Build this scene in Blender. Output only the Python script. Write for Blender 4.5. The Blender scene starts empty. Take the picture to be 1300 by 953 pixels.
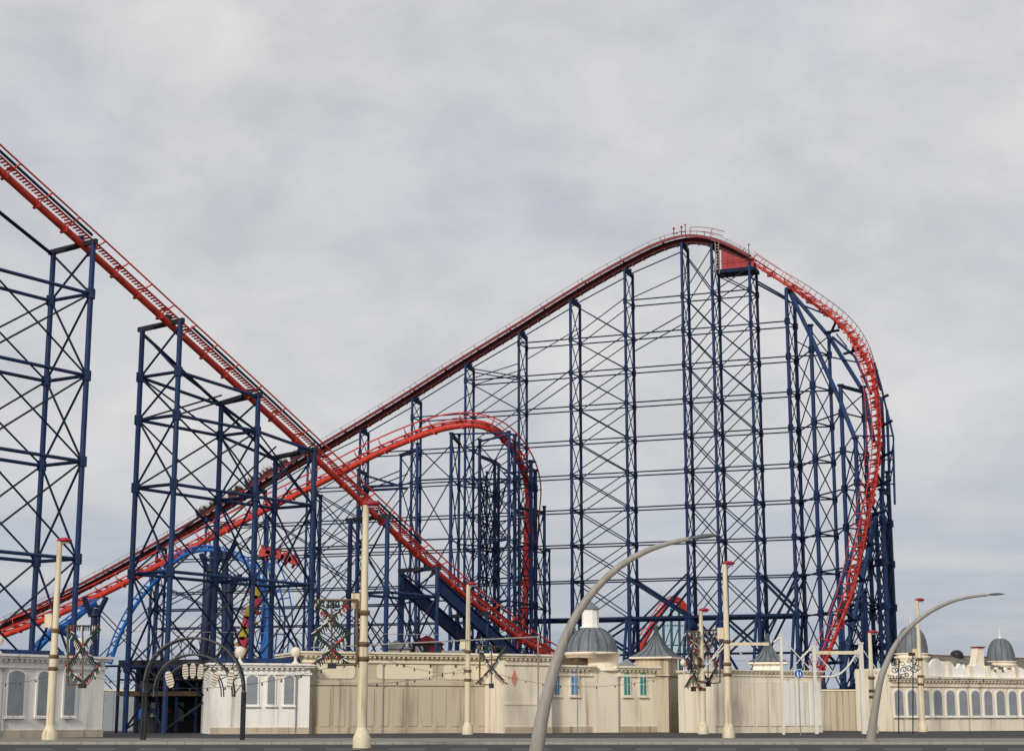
import bpy, bmesh, math, random
from mathutils import Vector, Matrix
random.seed(7)
S = bpy.context.scene
COL = S.collection
R = math.radians

# ------------------------------------------------------------------ camera
F_PX, PITCH, EYE = 2130.0, math.atan(428.5/2130.0), 1.7
cam = bpy.data.cameras.new('camera'); camo = bpy.data.objects.new('camera', cam); COL.objects.link(camo)
cam.sensor_width = 36; cam.lens = 36*F_PX/1300.0; cam.clip_start = .5; cam.clip_end = 9000
camo.location = (0, 0, EYE); camo.rotation_euler = (R(90)+PITCH, 0, 0)
S.camera = camo
S.render.resolution_x, S.render.resolution_y = 1024, 750
S.view_settings.view_transform = 'Standard'; S.view_settings.look = 'None'
S.view_settings.exposure = 0; S.view_settings.gamma = 1

# ------------------------------------------------------------------ light
SUN_EL, SUN_AZ = R(28), R(-155)          # behind the viewer, to the left
sl = bpy.data.lights.new('sun', 'SUN'); sl.energy = 2.5; sl.angle = R(11); sl.color = (1, .93, .82)
so = bpy.data.objects.new('sun', sl); COL.objects.link(so)
sd = Vector((math.sin(SUN_AZ)*math.cos(SUN_EL), math.cos(SUN_AZ)*math.cos(SUN_EL), math.sin(SUN_EL)))
so.rotation_euler = sd.to_track_quat('Z', 'Y').to_euler(); so.location = (-60, -60, 80)

W = bpy.data.worlds.new("World"); S.world = W; W.use_nodes = True
nt = W.node_tree; N = nt.nodes; L = nt.links; N.clear()
def nd(t, **k):
    n = N.new(t)
    for a, b in k.items(): setattr(n, a, b)
    return n
out = nd('ShaderNodeOutputWorld'); mixs = nd('ShaderNodeMixShader')
sky = nd('ShaderNodeTexSky', sky_type='NISHITA', sun_disc=False)
sky.sun_elevation = SUN_EL; sky.sun_rotation = SUN_AZ
bs = nd('ShaderNodeBackground'); bs.inputs['Strength'].default_value = .1
bc = nd('ShaderNodeBackground'); bc.inputs['Strength'].default_value = 1.0
tc = nd('ShaderNodeTexCoord'); sep = nd('ShaderNodeSeparateXYZ')
L.new(tc.outputs['Generated'], sep.inputs[0])
def noise(scale, detail, sc, rough=.55, off=(0, 0, 0), dist=0.0):
    mp = nd('ShaderNodeMapping'); mp.inputs['Scale'].default_value = sc; mp.inputs['Location'].default_value = off
    n = nd('ShaderNodeTexNoise'); n.inputs['Scale'].default_value = scale; n.inputs['Detail'].default_value = detail
    n.inputs['Roughness'].default_value = rough; n.inputs['Distortion'].default_value = dist
    L.new(tc.outputs['Generated'], mp.inputs[0]); L.new(mp.outputs[0], n.inputs['Vector']); return n.outputs['Fac']
def ramp(src, stops):
    r = nd('ShaderNodeValToRGB'); e = r.color_ramp.elements
    e[0].position, e[0].color = stops[0][0], (*stops[0][1], 1); e[1].position, e[1].color = stops[-1][0], (*stops[-1][1], 1)
    for p, c in stops[1:-1]:
        x = e.new(p); x.color = (*c, 1)
    L.new(src, r.inputs[0]); return r.outputs[0]
def mixc(f, a, b, mode='MIX'):
    m = nd('ShaderNodeMix', data_type='RGBA', blend_type=mode)
    if isinstance(f, float): m.inputs[0].default_value = f
    else: L.new(f, m.inputs[0])
    for s, i in ((a, 6), (b, 7)):
        if isinstance(s, tuple): m.inputs[i].default_value = (*s, 1)
        else: L.new(s, m.inputs[i])
    return m.outputs[2]
big = noise(4.2, 3, (1, 1, 1.5), .45, (1.3, .2, 2.7), .15)
fine = noise(12, 9, (1, 1, 1.6), .58, (4.1, 2.2, .6), .25)
c_big = ramp(big, [(.36, (.54, .555, .605)), (.47, (.635, .635, .65)), (.58, (.72, .71, .71))])
c_fin = ramp(fine, [(.34, (.47, .485, .53)), (.5, (.65, .65, .662)), (.64, (.80, .79, .78))])
cl = mixc(.38, c_big, c_fin)
lowc = ramp(noise(7, 5, (1, 1, 9), .5, (.7, 3.1, 1.9)), [(.36, (.33, .40, .52)), (.62, (.50, .515, .56))])
lowf = ramp(sep.outputs['Z'], [(.035, (1, 1, 1)), (.16, (0, 0, 0))])
cl = mixc(lowf, cl, lowc)
L.new(cl, bc.inputs['Color']); L.new(sky.outputs[0], bs.inputs['Color'])
mixs.inputs[0].default_value = .95
L.new(bs.outputs[0], mixs.inputs[1]); L.new(bc.outputs[0], mixs.inputs[2]); L.new(mixs.outputs[0], out.inputs[0])

# ------------------------------------------------------------------ helpers
CP, SP = math.cos(PITCH), math.sin(PITCH)
def P(px, py, Y):
    """point of the place seen at a pixel of the photograph, Y metres ahead"""
    a = 476.5-py; fwd = F_PX*CP-a*SP; up = F_PX*SP+a*CP; k = Y/fwd
    return Vector(((px-650)*k, Y, EYE+up*k))
def solveY(px, py, z):
    a = 476.5-py; fwd = F_PX*CP-a*SP; up = F_PX*SP+a*CP
    return (z-EYE)*fwd/up
def PL(px, py, o, d):
    """same, on the vertical plane through o (x,y) along d"""
    a = 476.5-py; fwd = F_PX*CP-a*SP; up = F_PX*SP+a*CP; rx = (px-650)/fwd
    # X = rx*Y ; (X-ox)*dy-(Y-oy)*dx=0
    Y = (o[0]*d[1]-o[1]*d[0])/(rx*d[1]-d[0])
    return Vector((rx*Y, Y, EYE+up*Y/fwd))

MATS = {}
def mat(name, col, rough=.6, var=.12, scale=3.0, metal=0.0, dirt=None, bump=0.0, streak=False, spec=.3, stain=None):
    if name in MATS: return MATS[name]
    m = bpy.data.materials.new(name); m.use_nodes = True; t = m.node_tree; b = t.nodes['Principled BSDF']
    b.inputs['Roughness'].default_value = rough; b.inputs['Metallic'].default_value = metal
    g = t.nodes.new('ShaderNodeNewGeometry'); mp = t.nodes.new('ShaderNodeMapping')
    mp.inputs['Scale'].default_value = (1, 1, .18) if streak else (1, 1, 1)
    n = t.nodes.new('ShaderNodeTexNoise'); n.inputs['Scale'].default_value = scale; n.inputs['Detail'].default_value = 6
    n.inputs['Roughness'].default_value = .65
    t.links.new(g.outputs['Position'], mp.inputs[0]); t.links.new(mp.outputs[0], n.inputs['Vector'])
    r = t.nodes.new('ShaderNodeValToRGB'); e = r.color_ramp.elements
    lo = dirt if dirt else tuple(c*(1-var*1.8) for c in col); hi = tuple(min(1, c*(1+var)) for c in col)
    e[0].position = .3; e[0].color = (*lo, 1); e[1].position = .68 if not dirt else .5; e[1].color = (*hi, 1)
    t.links.new(n.outputs['Fac'], r.inputs[0]); t.links.new(r.outputs[0], b.inputs['Base Color'])
    b.inputs['Specular IOR Level'].default_value = spec
    if stain:
        mp3 = t.nodes.new('ShaderNodeMapping'); mp3.inputs['Scale'].default_value = (1, 1, .05); n3 = t.nodes.new('ShaderNodeTexNoise')
        n3.inputs['Scale'].default_value = stain[1]; n3.inputs['Detail'].default_value = 5; r3 = t.nodes.new('ShaderNodeValToRGB')
        r3.color_ramp.elements[0].position = .56; r3.color_ramp.elements[0].color = (0, 0, 0, 1); r3.color_ramp.elements[1].position = .74; r3.color_ramp.elements[1].color = (stain[2],)*3+(1,)
        mx = t.nodes.new('ShaderNodeMix'); mx.data_type = 'RGBA'; mx.inputs[7].default_value = (*stain[0], 1)
        t.links.new(g.outputs['Position'], mp3.inputs[0]); t.links.new(mp3.outputs[0], n3.inputs['Vector']); t.links.new(n3.outputs['Fac'], r3.inputs[0])
        t.links.new(r3.outputs[0], mx.inputs[0]); t.links.new(r.outputs[0], mx.inputs[6]); t.links.new(mx.outputs[2], b.inputs['Base Color'])
    if bump:
        bp = t.nodes.new('ShaderNodeBump'); bp.inputs['Strength'].default_value = bump; bp.inputs['Distance'].default_value = .02
        n2 = t.nodes.new('ShaderNodeTexNoise'); n2.inputs['Scale'].default_value = scale*9; n2.inputs['Detail'].default_value = 4
        t.links.new(g.outputs['Position'], n2.inputs['Vector']); t.links.new(n2.outputs['Fac'], bp.inputs['Height'])
        t.links.new(bp.outputs[0], b.inputs['Normal'])
    MATS[name] = m; return m
M_RED = mat('red_track_paint', (.50, .040, .024), .45, .22, 1.3, dirt=(.30, .03, .025), stain=((.22, .035, .03), 2.5, .7))
M_REDB = mat('worn_red_steel', (.34, .025, .026), .5, .2, 1.8)
M_DRED = mat('dark_red_girder', (.11, .009, .013), .55, .25, 1.2)
M_DREDP = mat('maroon_panel', (.17, .009, .013), .5, .18, .8)
M_BLUE = mat('blue_column_paint', (.012, .031, .096), .5, .22, .9, dirt=(.010, .022, .062), stain=((.045, .05, .07), 1.6, .6), spec=.18)
M_NAVY = mat('navy_paint_with_shade', (.009, .020, .058), .6, .25, 1.5, spec=.1)  # navy steel colour, darker than the columns: underside shade put into it
M_GREYB = mat('bare_grey_rod', (.030, .034, .045), .6, .25, 1.5, spec=.12)
M_NODE = mat('node_plate_blue', (.011, .026, .078), .6, .2, 1.5, spec=.12)
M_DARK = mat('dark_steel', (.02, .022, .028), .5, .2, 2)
M_SKYB = mat('bright_blue_paint', (.015, .13, .45), .4, .2, 1.5)
M_TEAL = mat('teal_paint', (.02, .14, .14), .45, .2, 1.5)
M_YEL = mat('yellow_plastic', (.55, .42, .02), .4, .1, 2)
M_WHITE = mat('white_render', (.84, .82, .77), .8, .04, .7, dirt=(.70, .66, .59), bump=.15, streak=True, stain=((.42, .36, .28), 2.2, .75))
M_CREAM = mat('cream_render', (.80, .72, .58), .8, .06, .6, dirt=(.64, .56, .44), bump=.15, streak=True, stain=((.38, .28, .19), 2.0, .8))
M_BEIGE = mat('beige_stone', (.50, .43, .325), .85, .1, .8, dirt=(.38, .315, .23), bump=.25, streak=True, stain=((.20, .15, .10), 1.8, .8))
M_LPAN = mat('pale_cream_panel', (.74, .665, .49), .8, .06, .8, dirt=(.6, .52, .38), streak=True)
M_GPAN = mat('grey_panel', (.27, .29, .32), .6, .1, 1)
M_LEAD = mat('lead_sheet', (.125, .14, .16), .5, .18, 1.1, dirt=(.08, .09, .1), streak=True, stain=((.22, .24, .26), 3, .7))
M_LEADR = mat('lead_seam', (.07, .08, .09), .5, .1, 2)
M_LPOST = mat('cream_post_paint', (.66, .58, .42), .5, .08, 1.5, dirt=(.5, .41, .27), streak=True, stain=((.30, .17, .08), 5, .8))
M_LRED = mat('crimson_lamp_hood', (.30, .012, .03), .4, .15, 3)
M_GALV = mat('galvanised_lamp_steel', (.30, .28, .25), .5, .12, 2.5, streak=True, stain=((.14, .11, .08), 6, .6))
M_RUST = mat('brown_rusty_steel', (.16, .10, .06), .7, .3, 4)
M_WSTEEL = mat('white_steel', (.70, .67, .60), .5, .08, 2, streak=True)
M_WINB = mat('blue_window_glass', (.10, .27, .50), .2, .1, 2)
M_WING = mat('green_window_glass', (.05, .25, .26), .2, .1, 2)
M_DIAM = mat('salmon_diamond', (.62, .27, .21), .7, .1, 2)
M_ROOF = mat('weathered_roof_slate', (.17, .165, .13), .85, .3, 1.2, bump=.4)
M_TIMB = mat('dark_timber', (.10, .07, .045), .8, .3, 3)
M_ASPH = mat('asphalt', (.05, .05, .052), .9, .25, .8, bump=.3)
M_PAVE = mat('concrete_paving', (.25, .235, .21), .9, .15, .5, bump=.3)
M_GRND = mat('compacted_ground', (.16, .15, .13), .95, .2, .2)
M_KERB = mat('kerb_stone', (.34, .33, .30), .85, .1, 2)
M_LINE = mat('road_line_paint', (.72, .72, .68), .7, .1, 2)
M_SIGNB = mat('sign_blue', (.015, .09, .38), .4, .05, 2)
M_SIGNW = mat('sign_white', (.8, .8, .8), .4, .03, 2)
M_GLOBE = mat('opal_globe', (.78, .70, .58), .35, .06, 2)
M_SKIN = mat('skin', (.52, .32, .24), .6, .08, 5)
M_HAIR = mat('dark_hair', (.03, .02, .015), .7, .2, 5)
M_BW, M_BR, M_BG = mat('bulb_white', (.75, .72, .65), .3), mat('bulb_red', (.5, .03, .03), .3), mat('bulb_dark_green', (.018, .045, .035), .3)
CLOTH = [mat('white_cloth', (.72, .72, .70), .9), mat('grey_cloth', (.3, .31, .33), .9), mat('black_cloth', (.025, .025, .03), .9), mat('red_cloth', (.4, .05, .05), .9)]

def tag(o, label=None, cat=None, group=None, kind=None):
    if label: o['label'] = label
    if cat: o['category'] = cat
    if group: o['group'] = group
    if kind: o['kind'] = kind
    return o
def empty(name, loc=(0, 0, 0), rz=0, label=None, cat=None, group=None):
    o = bpy.data.objects.new(name, None); COL.objects.link(o); o.location = loc; o.rotation_euler = (0, 0, rz)
    o.empty_display_size = .2
    return tag(o, label, cat, group)
def link(name, me, parent=None, mx=None):
    o = bpy.data.objects.new(name, me); COL.objects.link(o)
    if parent: o.parent = parent
    if mx is not None: o.matrix_basis = mx
    return o

class MB:
    """collects shapes, in the coordinates of the thing, into one mesh"""
    def __init__(s): s.v = []; s.f = []; s.sm = []
    def add(s, vs, fs, smooth=False):
        b = len(s.v); s.v += [tuple(v) for v in vs]; s.f += [tuple(b+i for i in f) for f in fs]; s.sm += [smooth]*len(fs); return s
    def box(s, a, b):
        x0, y0, z0 = a; x1, y1, z1 = b
        return s.add([(x0, y0, z0), (x1, y0, z0), (x1, y1, z0), (x0, y1, z0), (x0, y0, z1), (x1, y0, z1), (x1, y1, z1), (x0, y1, z1)],
                     [(0, 3, 2, 1), (4, 5, 6, 7), (0, 1, 5, 4), (1, 2, 6, 5), (2, 3, 7, 6), (3, 0, 4, 7)])
    def tube(s, pts, r, n=8, cap=True, r2=None):
        pts = [Vector(p) for p in pts]; m = len(pts); rings = []
        up = Vector((0, 0, 1))
        for i, p in enumerate(pts):
            t = (pts[min(i+1, m-1)]-pts[max(i-1, 0)]).normalized()
            a = t.cross(up)
            if a.length < .05: a = t.cross(Vector((0, 1, 0)))
            a.normalize(); b = a.cross(t).normalized()
            rr = r[i] if isinstance(r, (list, tuple)) else (r if r2 is None else r+(r2-r)*i/(m-1))
            rings.append([p+a*math.cos(2*math.pi*k/n)*rr+b*math.sin(2*math.pi*k/n)*rr for k in range(n)])
        vs = [v for q in rings for v in q]; fs = []
        for i in range(m-1):
            for k in range(n):
                fs.append((i*n+k, (i+1)*n+k, (i+1)*n+(k+1) % n, i*n+(k+1) % n))
        s.add(vs, fs, True)
        if cap:
            s.add(rings[0], [tuple(range(n))]); s.add(rings[-1], [tuple(reversed(range(n)))])
        return s
    def lathe(s, prof, n=24, c=(0, 0, 0), smooth=True):
        vs = []; fs = []
        for r, z in prof:
            for k in range(n):
                a = 2*math.pi*k/n; vs.append((c[0]+r*math.cos(a), c[1]+r*math.sin(a), c[2]+z))
        for i in range(len(prof)-1):
            for k in range(n):
                fs.append((i*n+k, i*n+(k+1) % n, (i+1)*n+(k+1) % n, (i+1)*n+k))
        return s.add(vs, fs, smooth)
    def prism(s, poly, y0, y1):
        """polygon in x,z extruded from y0 to y1"""
        n = len(poly)
        vs = [(x, y0, z) for x, z in poly]+[(x, y1, z) for x, z in poly]
        fs = [tuple(range(n)), tuple(reversed(range(n, 2*n)))]+[(i, n+i, n+(i+1) % n, (i+1) % n) for i in range(n)]
        return s.add(vs, fs)
    def build(s, name, m, parent=None, mx=None):
        me = bpy.data.meshes.new(name); me.from_pydata(s.v, [], s.f); me.materials.append(m)
        me.polygons.foreach_set('use_smooth', s.sm); me.update()
        return link(name, me, parent, mx)

UNIT = {}
def unit(kind, m):
    k = (kind, m.name)
    if k not in UNIT:
        b = MB()
        if kind == 'tube': b.tube([(0, 0, 0), (0, 0, 1)], 1, 10)
        else: b.box((-.5, -.5, 0), (.5, .5, 1))
        me = bpy.data.meshes.new(kind+'_'+m.name); me.from_pydata(b.v, [], b.f); me.materials.append(m)
        me.polygons.foreach_set('use_smooth', b.sm); me.update(); UNIT[k] = me
    return UNIT[k]
def bar(name, p, q, r, m, root, box=None):
    """a straight member between two world points as an object of its own"""
    p, q = Vector(p), Vector(q); d = q-p; l = d.length
    if l < .05: return None
    z = d/l; up = Vector((0, 0, 1)); x = z.cross(up)
    if x.length < .01: x = Vector((1, 0, 0))
    x.normalize(); y = z.cross(x)
    sx, sy = (box if box else (r, r))
    o = p-root.location
    mx = Matrix(((x.x*sx, y.x*sy, z.x*l, o.x), (x.y*sx, y.y*sy, z.y*l, o.y), (x.z*sx, y.z*sy, z.z*l, o.z), (0, 0, 0, 1)))
    return link(name, unit('box' if box else 'tube', m), root, mx)

# ------------------------------------------------------------------ ground
def sheet(name, x0, x1, y0, y1, z, m, thick=None):
    b = MB()
    if thick: b.box((x0, y0, z-thick), (x1, y1, z))
    else: b.add([(x0, y0, z), (x1, y0, z), (x1, y1, z), (x0, y1, z)], [(0, 1, 2, 3)])
    return tag(b.build(name, m), kind='structure')
sheet('ground', -4000, 4000, -3000, 6000, -.02, M_GRND)
sheet('promenade', -400, 400, -40, 70, .12, M_PAVE, .13)
sheet('road', -400, 400, 70.3, 96, .0, M_ASPH)
sheet('pavement', -400, 400, 96.3, 112, .12, M_PAVE, .13)
sheet('forecourt', -400, 400, 112, 300, .01, M_ASPH)
for y0 in (70, 96):
    root = empty('kerb', (-60, y0, 0)); tag(root, kind='structure')
    k = MB().box((0, 0, 0), (.95, .3, .14))
    me = bpy.data.meshes.new('kerb_stone'); me.from_pydata(k.v, [], k.f); me.materials.append(M_KERB)
    for i in range(125): link('kerb_stone', me, root, Matrix.Translation((i*.97, 0, 0)))
b = MB()
for i in range(40): b.box((-60+i*3, 83, .004), (-58.2+i*3, 83.12, .008))
tag(b.build('road_marking', M_LINE), kind='structure')

random.seed(11)
root = empty('road_drain', (-38, 95.4, 0)); tag(root, kind='structure')
for i in range(9): MB().box((i*9, 0, .001), (i*9+.5, .5, .006)).build('drain_grate', M_DARK, root)
b = MB()
for y in (97.6, 99.5, 101.4, 103.3, 105.2, 107.1, 109, 110.9): b.box((-60, y, .121), (60, y+.03, .124))
for i in range(60): b.box((-60+i*2, 96.4, .122), (-59.97+i*2, 111.9, .1255))
tag(b.build('paving_joint', M_GRND), kind='structure')
# ------------------------------------------------------------------ tracks
def catmull(pts, ds):
    out = []
    n = len(pts)
    for i in range(n-1):
        p0 = pts[max(i-1, 0)]; p1 = pts[i]; p2 = pts[i+1]; p3 = pts[min(i+2, n-1)]
        L_ = (p2[0]-p1[0]).length; k = max(2, int(L_/.25))
        for j in range(k):
            t = j/k
            def c(a, b_, c_, d_): return .5*((2*b_)+(-a+c_)*t+(2*a-5*b_+4*c_-d_)*t*t+(-a+3*b_-3*c_+d_)*t**3)
            out.append((c(p0[0], p1[0], p2[0], p3[0]), p1[1]*(1-t)+p2[1]*t))
    out.append(pts[-1])
    res = [out[0]]; acc = 0; last = out[0]
    for o in out[1:]:
        acc += (o[0]-last[0]).length; last = o
        if acc >= ds: res.append(o); acc = 0
    return res
def frames(pts, ds):
    sm = catmull(pts, ds); fr = []
    # light smoothing
    P_ = [s[0] for s in sm]
    for _ in range(int(4/ds)):
        P_ = [P_[0]]+[(P_[i-1]+P_[i]*2+P_[i+1])/4 for i in range(1, len(P_)-1)]+[P_[-1]]
    lastside = None
    for i in range(len(P_)):
        t = (P_[min(i+1, len(P_)-1)]-P_[max(i-1, 0)]).normalized()
        s_ = t.cross(Vector((0, 0, 1)))
        s_.normalize(); u = s_.cross(t)
        a = R(sm[i][1]); s2 = s_*math.cos(a)-u*math.sin(a); u2 = s_*math.sin(a)+u*math.cos(a)
        fr.append((P_[i], t, s2, u2))
    return fr
def sweep(fr, ox, oz, r=None, rect=None, root=None, n=8):
    b = MB(); org = root.location
    prof = ([(ox+math.cos(2*math.pi*k/n)*r, oz+math.sin(2*math.pi*k/n)*r) for k in range(n)] if r else
            [(ox-rect[0]/2, oz-rect[1]/2), (ox+rect[0]/2, oz-rect[1]/2), (ox+rect[0]/2, oz+rect[1]/2), (ox-rect[0]/2, oz+rect[1]/2)])
    m = len(prof); vs = []; fs = []
    for p, t, s, u in fr:
        for x, z in prof: vs.append(p+s*x+u*z-org)
    for i in range(len(fr)-1):
        for k in range(m): fs.append((i*m+k, i*m+(k+1) % m, (i+1)*m+(k+1) % m, (i+1)*m+k))
    b.add(vs, fs, bool(r)); b.add(vs[:m], [tuple(reversed(range(m)))]); b.add(vs[-m:], [tuple(range(m))])
    return b
def fmx(f, root):
    p, t, s, u = f; o = p-root.location
    return Matrix(((s.x, t.x, u.x, o.x), (s.y, t.y, u.y, o.y), (s.z, t.z, u.z, o.z), (0, 0, 0, 1)))
def meshof(b, name, m):
    me = bpy.data.meshes.new(name); me.from_pydata(b.v, [], b.f); me.materials.append(m)
    me.polygons.foreach_set('use_smooth', b.sm); me.update(); return me

# hoop that joins spine, rails and handrail
def hoop_mesh(name, m, hx, hz, rail=.62, rz=.5, r=.06, curved=True, sp=.33):
    b = MB()
    for s in (-1, 1): b.tube([(s*sp*.6, 0, sp*.6), (s*rail, 0, rz)], .075, 6)
    b.box((-rail, -.07, rz-.1), (rail, .07, rz+.02))
    b.box((-sp-.05, -.10, -sp-.05), (sp+.05, .10, sp*.3))
    s = 1 if hx > 0 else -1
    if curved: pts = [(s*rail, 0, rz-.03), (hx+s*.10, 0, rz+.15), (hx+s*.24, 0, (rz+hz)/2), (hx+s*.16, 0, hz-.16), (hx, 0, hz)]
    else: pts = [(hx, 0, rz-.05), (hx, 0, hz)]
    b.tube(pts, r, 6)
    return meshof(b, name, m)

def track(name, label, pts, root_label_cat, m, ds=.5, spine=.34, rails=(.62, .5), hand=None, hoops=2.8, curved=True,
          treads=None, extra=None, rm=.075, hr=.045):
    fr = frames(pts, ds); root = empty(name, fr[0][0].copy(), 0, label, root_label_cat)
    sweep(fr, 0, 0, spine, None, root, 12).build('spine', m, root)
    for s in (-1, 1): sweep(fr, s*rails[0], rails[1], rm, None, root).build('rail', m, root)
    if hand:
        for hx, hz in hand: sweep(fr, hx, hz, hr, None, root, 6).build('handrail', m, root)
    hm = hoop_mesh(name+'_hoop', m, hand[0][0] if hand else .7, hand[0][1] if hand else .6, rails[0], rails[1], max(.05, hr*.9), curved, spine)
    step = max(1, round(hoops/ds))
    for i in range(1, len(fr), step): link('track_hoop', hm, root, fmx(fr[i], root))
    if treads:
        b = MB(); sp_, x0, x1, z0 = treads; acc = 0; k = 0
        for i in range(len(fr)-1):
            p, t, s, u = fr[i]; seg = (fr[i+1][0]-p).length
            while acc < seg:
                c = p+t*acc-root.location
                a0 = c+s*x0+u*z0; a1 = c+s*x1+u*z0; w = t*.07; h = u*.05
                vs = [a0-w-h, a1-w-h, a1+w-h, a0+w-h, a0-w+h, a1-w+h, a1+w+h, a0+w+h]
                b.add(vs, [(0, 3, 2, 1), (4, 5, 6, 7), (0, 1, 5, 4), (1, 2, 6, 5), (2, 3, 7, 6), (3, 0, 4, 7)])
                acc += sp_
            acc -= seg
        tag(b.build('crosstie', m, root), kind='stuff')
    if extra: extra(fr, root)
    return fr, root

# foreground drop: runs away from the viewer to the right
FGo = P(0, 217, 130).xy; FGd = Vector((math.sin(R(34)), math.cos(R(34)))); FGn = Vector((-FGd.y, FGd.x))
def FG(px, py, off=0.0): return PL(px, py, FGo+FGn*off, FGd)
fg_pts = [(-170, 62), (-60, 162), (0, 217), (118, 323), (229, 424), (330, 516), (399, 580), (463, 641), (536, 709), (591, 757), (625, 784), (655, 807), (685, 826), (720, 843), (760, 856), (800, 863)]
def fg_extra(fr, root):
    def near(px, py): 
        q = FG(px, py); return min(range(len(fr)), key=lambda i: (fr[i][0]-q).length)
    for a, b_ in (((-170, 62), (112, 318)), ((229, 424), (399, 580)), ((470, 648), (530, 704))):
        i, j = near(*a), near(*b_)
        if j > i+2: sweep(fr[i:j], .78, .88, None, (.10, .22), root).build('cable_tray', M_NAVY, root)
fg_fr, fg_root = track('coaster_track', 'straight bright red track dropping from the top left corner in front of all other track', [(FG(*p), 0) for p in fg_pts],
      'coaster track', M_RED, .5, .31, (.62, .66), [(1.0, 1.20)], 2.8, True, (.36, .02, .6, .62), fg_extra, .08, .08)

# lift hill: comes nearer to the right
LFo = P(870, 303, 225).xy; LFd = Vector((math.cos(R(21)), -math.sin(R(21)))); LFn = Vector((-LFd.y, LFd.x))
def LF(px, py, off=0.0): return PL(px, py, LFo+LFn*off, LFd)
lift_px = [(-120, 842), (-60, 822), (0, 797), (75, 762), (150, 723), (240, 672), (320, 624), (394, 580), (457, 543), (523, 503), (591, 460), (658, 419), (724, 377.5), (760, 356), (794, 337), (831, 318), (855, 309), (880, 305), (905, 309), (930, 319), (952, 331)]
lift_pts = [(LF(*p), 0) for p in lift_px]
def lift_extra(fr, root):
    sweep(fr, 0, -.05, None, (.95, .75), root).build('box_girder', M_DRED, root)
    for s in (-1, 1):
        sweep(fr, s*1.05, .45, None, (.7, .10), root).build('walkway', M_DARK, root)
        sweep(fr, s*1.42, .36, None, (.06, .36), root).build('kick_plate', M_DREDP, root)
    b = MB()
    for i in range(0, len(fr)-1, 1):
        p, t, s, u = fr[i]; c = p-root.location
        for sd in (-1, 1):
            if i % 4 == 0: b.tube([c+s*sd*1.4+u*.4, c+s*sd*1.4+u*1.1], .03, 4)
        if i % 3 == 0: b.tube([c-s*1.4+u*.36-t*.05, c+s*1.4+u*.36], .06, 4); b.tube([c-s*.4-u*.45, c+s*.4-u*.45], .14, 4)
    tag(b.build('handrail_post', M_REDB, root), kind='stuff')
    sweep(fr, -1.4, 1.1, .03, None, root, 5).build('handrail', M_DRED, root)
lift_fr, lift_root = track('lift_hill_track', 'long dark maroon lift hill girder climbing right to the crest', lift_pts, 'coaster track', M_DREDP, .5, .3, (.62, .62),
      [(1.4, 1.0)], 5.6, False, None, lift_extra, .075, .026)

# curved drop off the crest
def C3(px, py, Y, roll): return (P(px, py, Y), roll)
drop = [(LF(952, 331), 0), (LF(975, 346), 2), (LF(1000, 362), 6), C3(1034, 386, 217.5, 12), C3(1068, 413, 214, 20), C3(1092, 443, 211, 28), C3(1107, 475, 208, 34), C3(1114, 515, 204.5, 36),
        C3(1116, 555, 201.5, 34), C3(1114.5, 585, 199, 30), C3(1110, 618, 196.6, 24), C3(1102, 656, 194, 18), C3(1094, 695, 192, 12), C3(1083, 746, 190, 8), C3(1069, 787, 188.6, 4), C3(1057, 815, 188, 2), C3(1044, 850, 187, 2), C3(1030, 880, 187, 6)]
def drop_extra(fr, root):
    sweep(fr, -.9, 1.25, .045, None, root, 6).build('handrail', M_DRED, root)
    b = MB()
    for i in range(0, len(fr)-2, 2):
        p, t, s, u = fr[i]; c = p-root.location; q = fr[i+1][0]-root.location
        b.tube([c+s*.62+u*.5, q-s*.62+u*.5], .045, 4, False); b.tube([c-s*.62+u*.5, q-u*.25], .045, 4, False)
        b.tube([c+s*.95+u*.5, c-s*.95+u*.5], .055, 4, False)
        b.tube([c-s*.62+u*.5, c-s*.9+u*1.25], .04, 4, False)
        if i % 6 == 0: b.box(tuple(c-Vector((.36, .36, .36))), tuple(c+Vector((.36, .36, .2))))
    tag(b.build('lattice_tie', M_REDB, root), kind='stuff')
dr_fr, dr_root = track('coaster_track', 'red track of the tall first drop curving down at the right of the crest', drop, 'coaster track', M_RED, .5, .22, (.62, .5), [(.95, 1.25)], 1.5, True, None, drop_extra, .065, .04)

# second hill
MDo = P(0, 808, 238).xy
def MD(px, py, off=0.0): return PL(px, py, MDo+LFn*off, LFd)
mid = [(MD(-110, 850), 0), (MD(-50, 828), 0)]+[(MD(*p), 0) for p in [(0, 808), (70, 781), (144, 747), (240, 697), (325, 653), (416, 608), (470, 580), (510, 562), (550, 547)]]+[(MD(580, 540), 4), C3(594, 538.5, 213.2, 8), C3(610, 539.5, 212.8, 14), C3(622, 543, 213.2, 20), C3(634, 551.5, 214.2, 26), C3(646, 564, 216, 32), C3(658, 581, 218.5, 36), C3(667, 604, 221, 36), C3(671, 630, 223.5, 32),
        C3(670, 660, 225.5, 26), C3(669, 700, 227, 20), C3(668, 740, 228, 14), C3(665, 785, 228, 10), C3(656, 825, 226.5, 6), C3(640, 850, 224, 4)]
def mid_extra(fr, root):
    b = MB()
    for i in range(0, len(fr)-2, 3):
        p, t, s, u = fr[i]; c = p-root.location; q = fr[i+2][0]-root.location
        b.tube([c+s*.62+u*.5, q-s*.62+u*.5], .05, 4, False); b.tube([c-s*.9+u*.5, c+s*.9+u*.5], .07, 4, False)
    tag(b.build('lattice_tie', M_REDB, root), kind='stuff')
    sweep(fr[:int(len(fr)*.72)], -1.0, 1.2, .05, None, root, 6).build('handrail', M_RED, root)
md_fr, md_root = track('coaster_track', 'bright red track climbing from lower left over the rounded second hill', mid, 'coaster track', M_RED, .5, .42, (.62, .58), [(1.0, 1.55)], 2.9, True, None, mid_extra, .1, .095)

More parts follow.
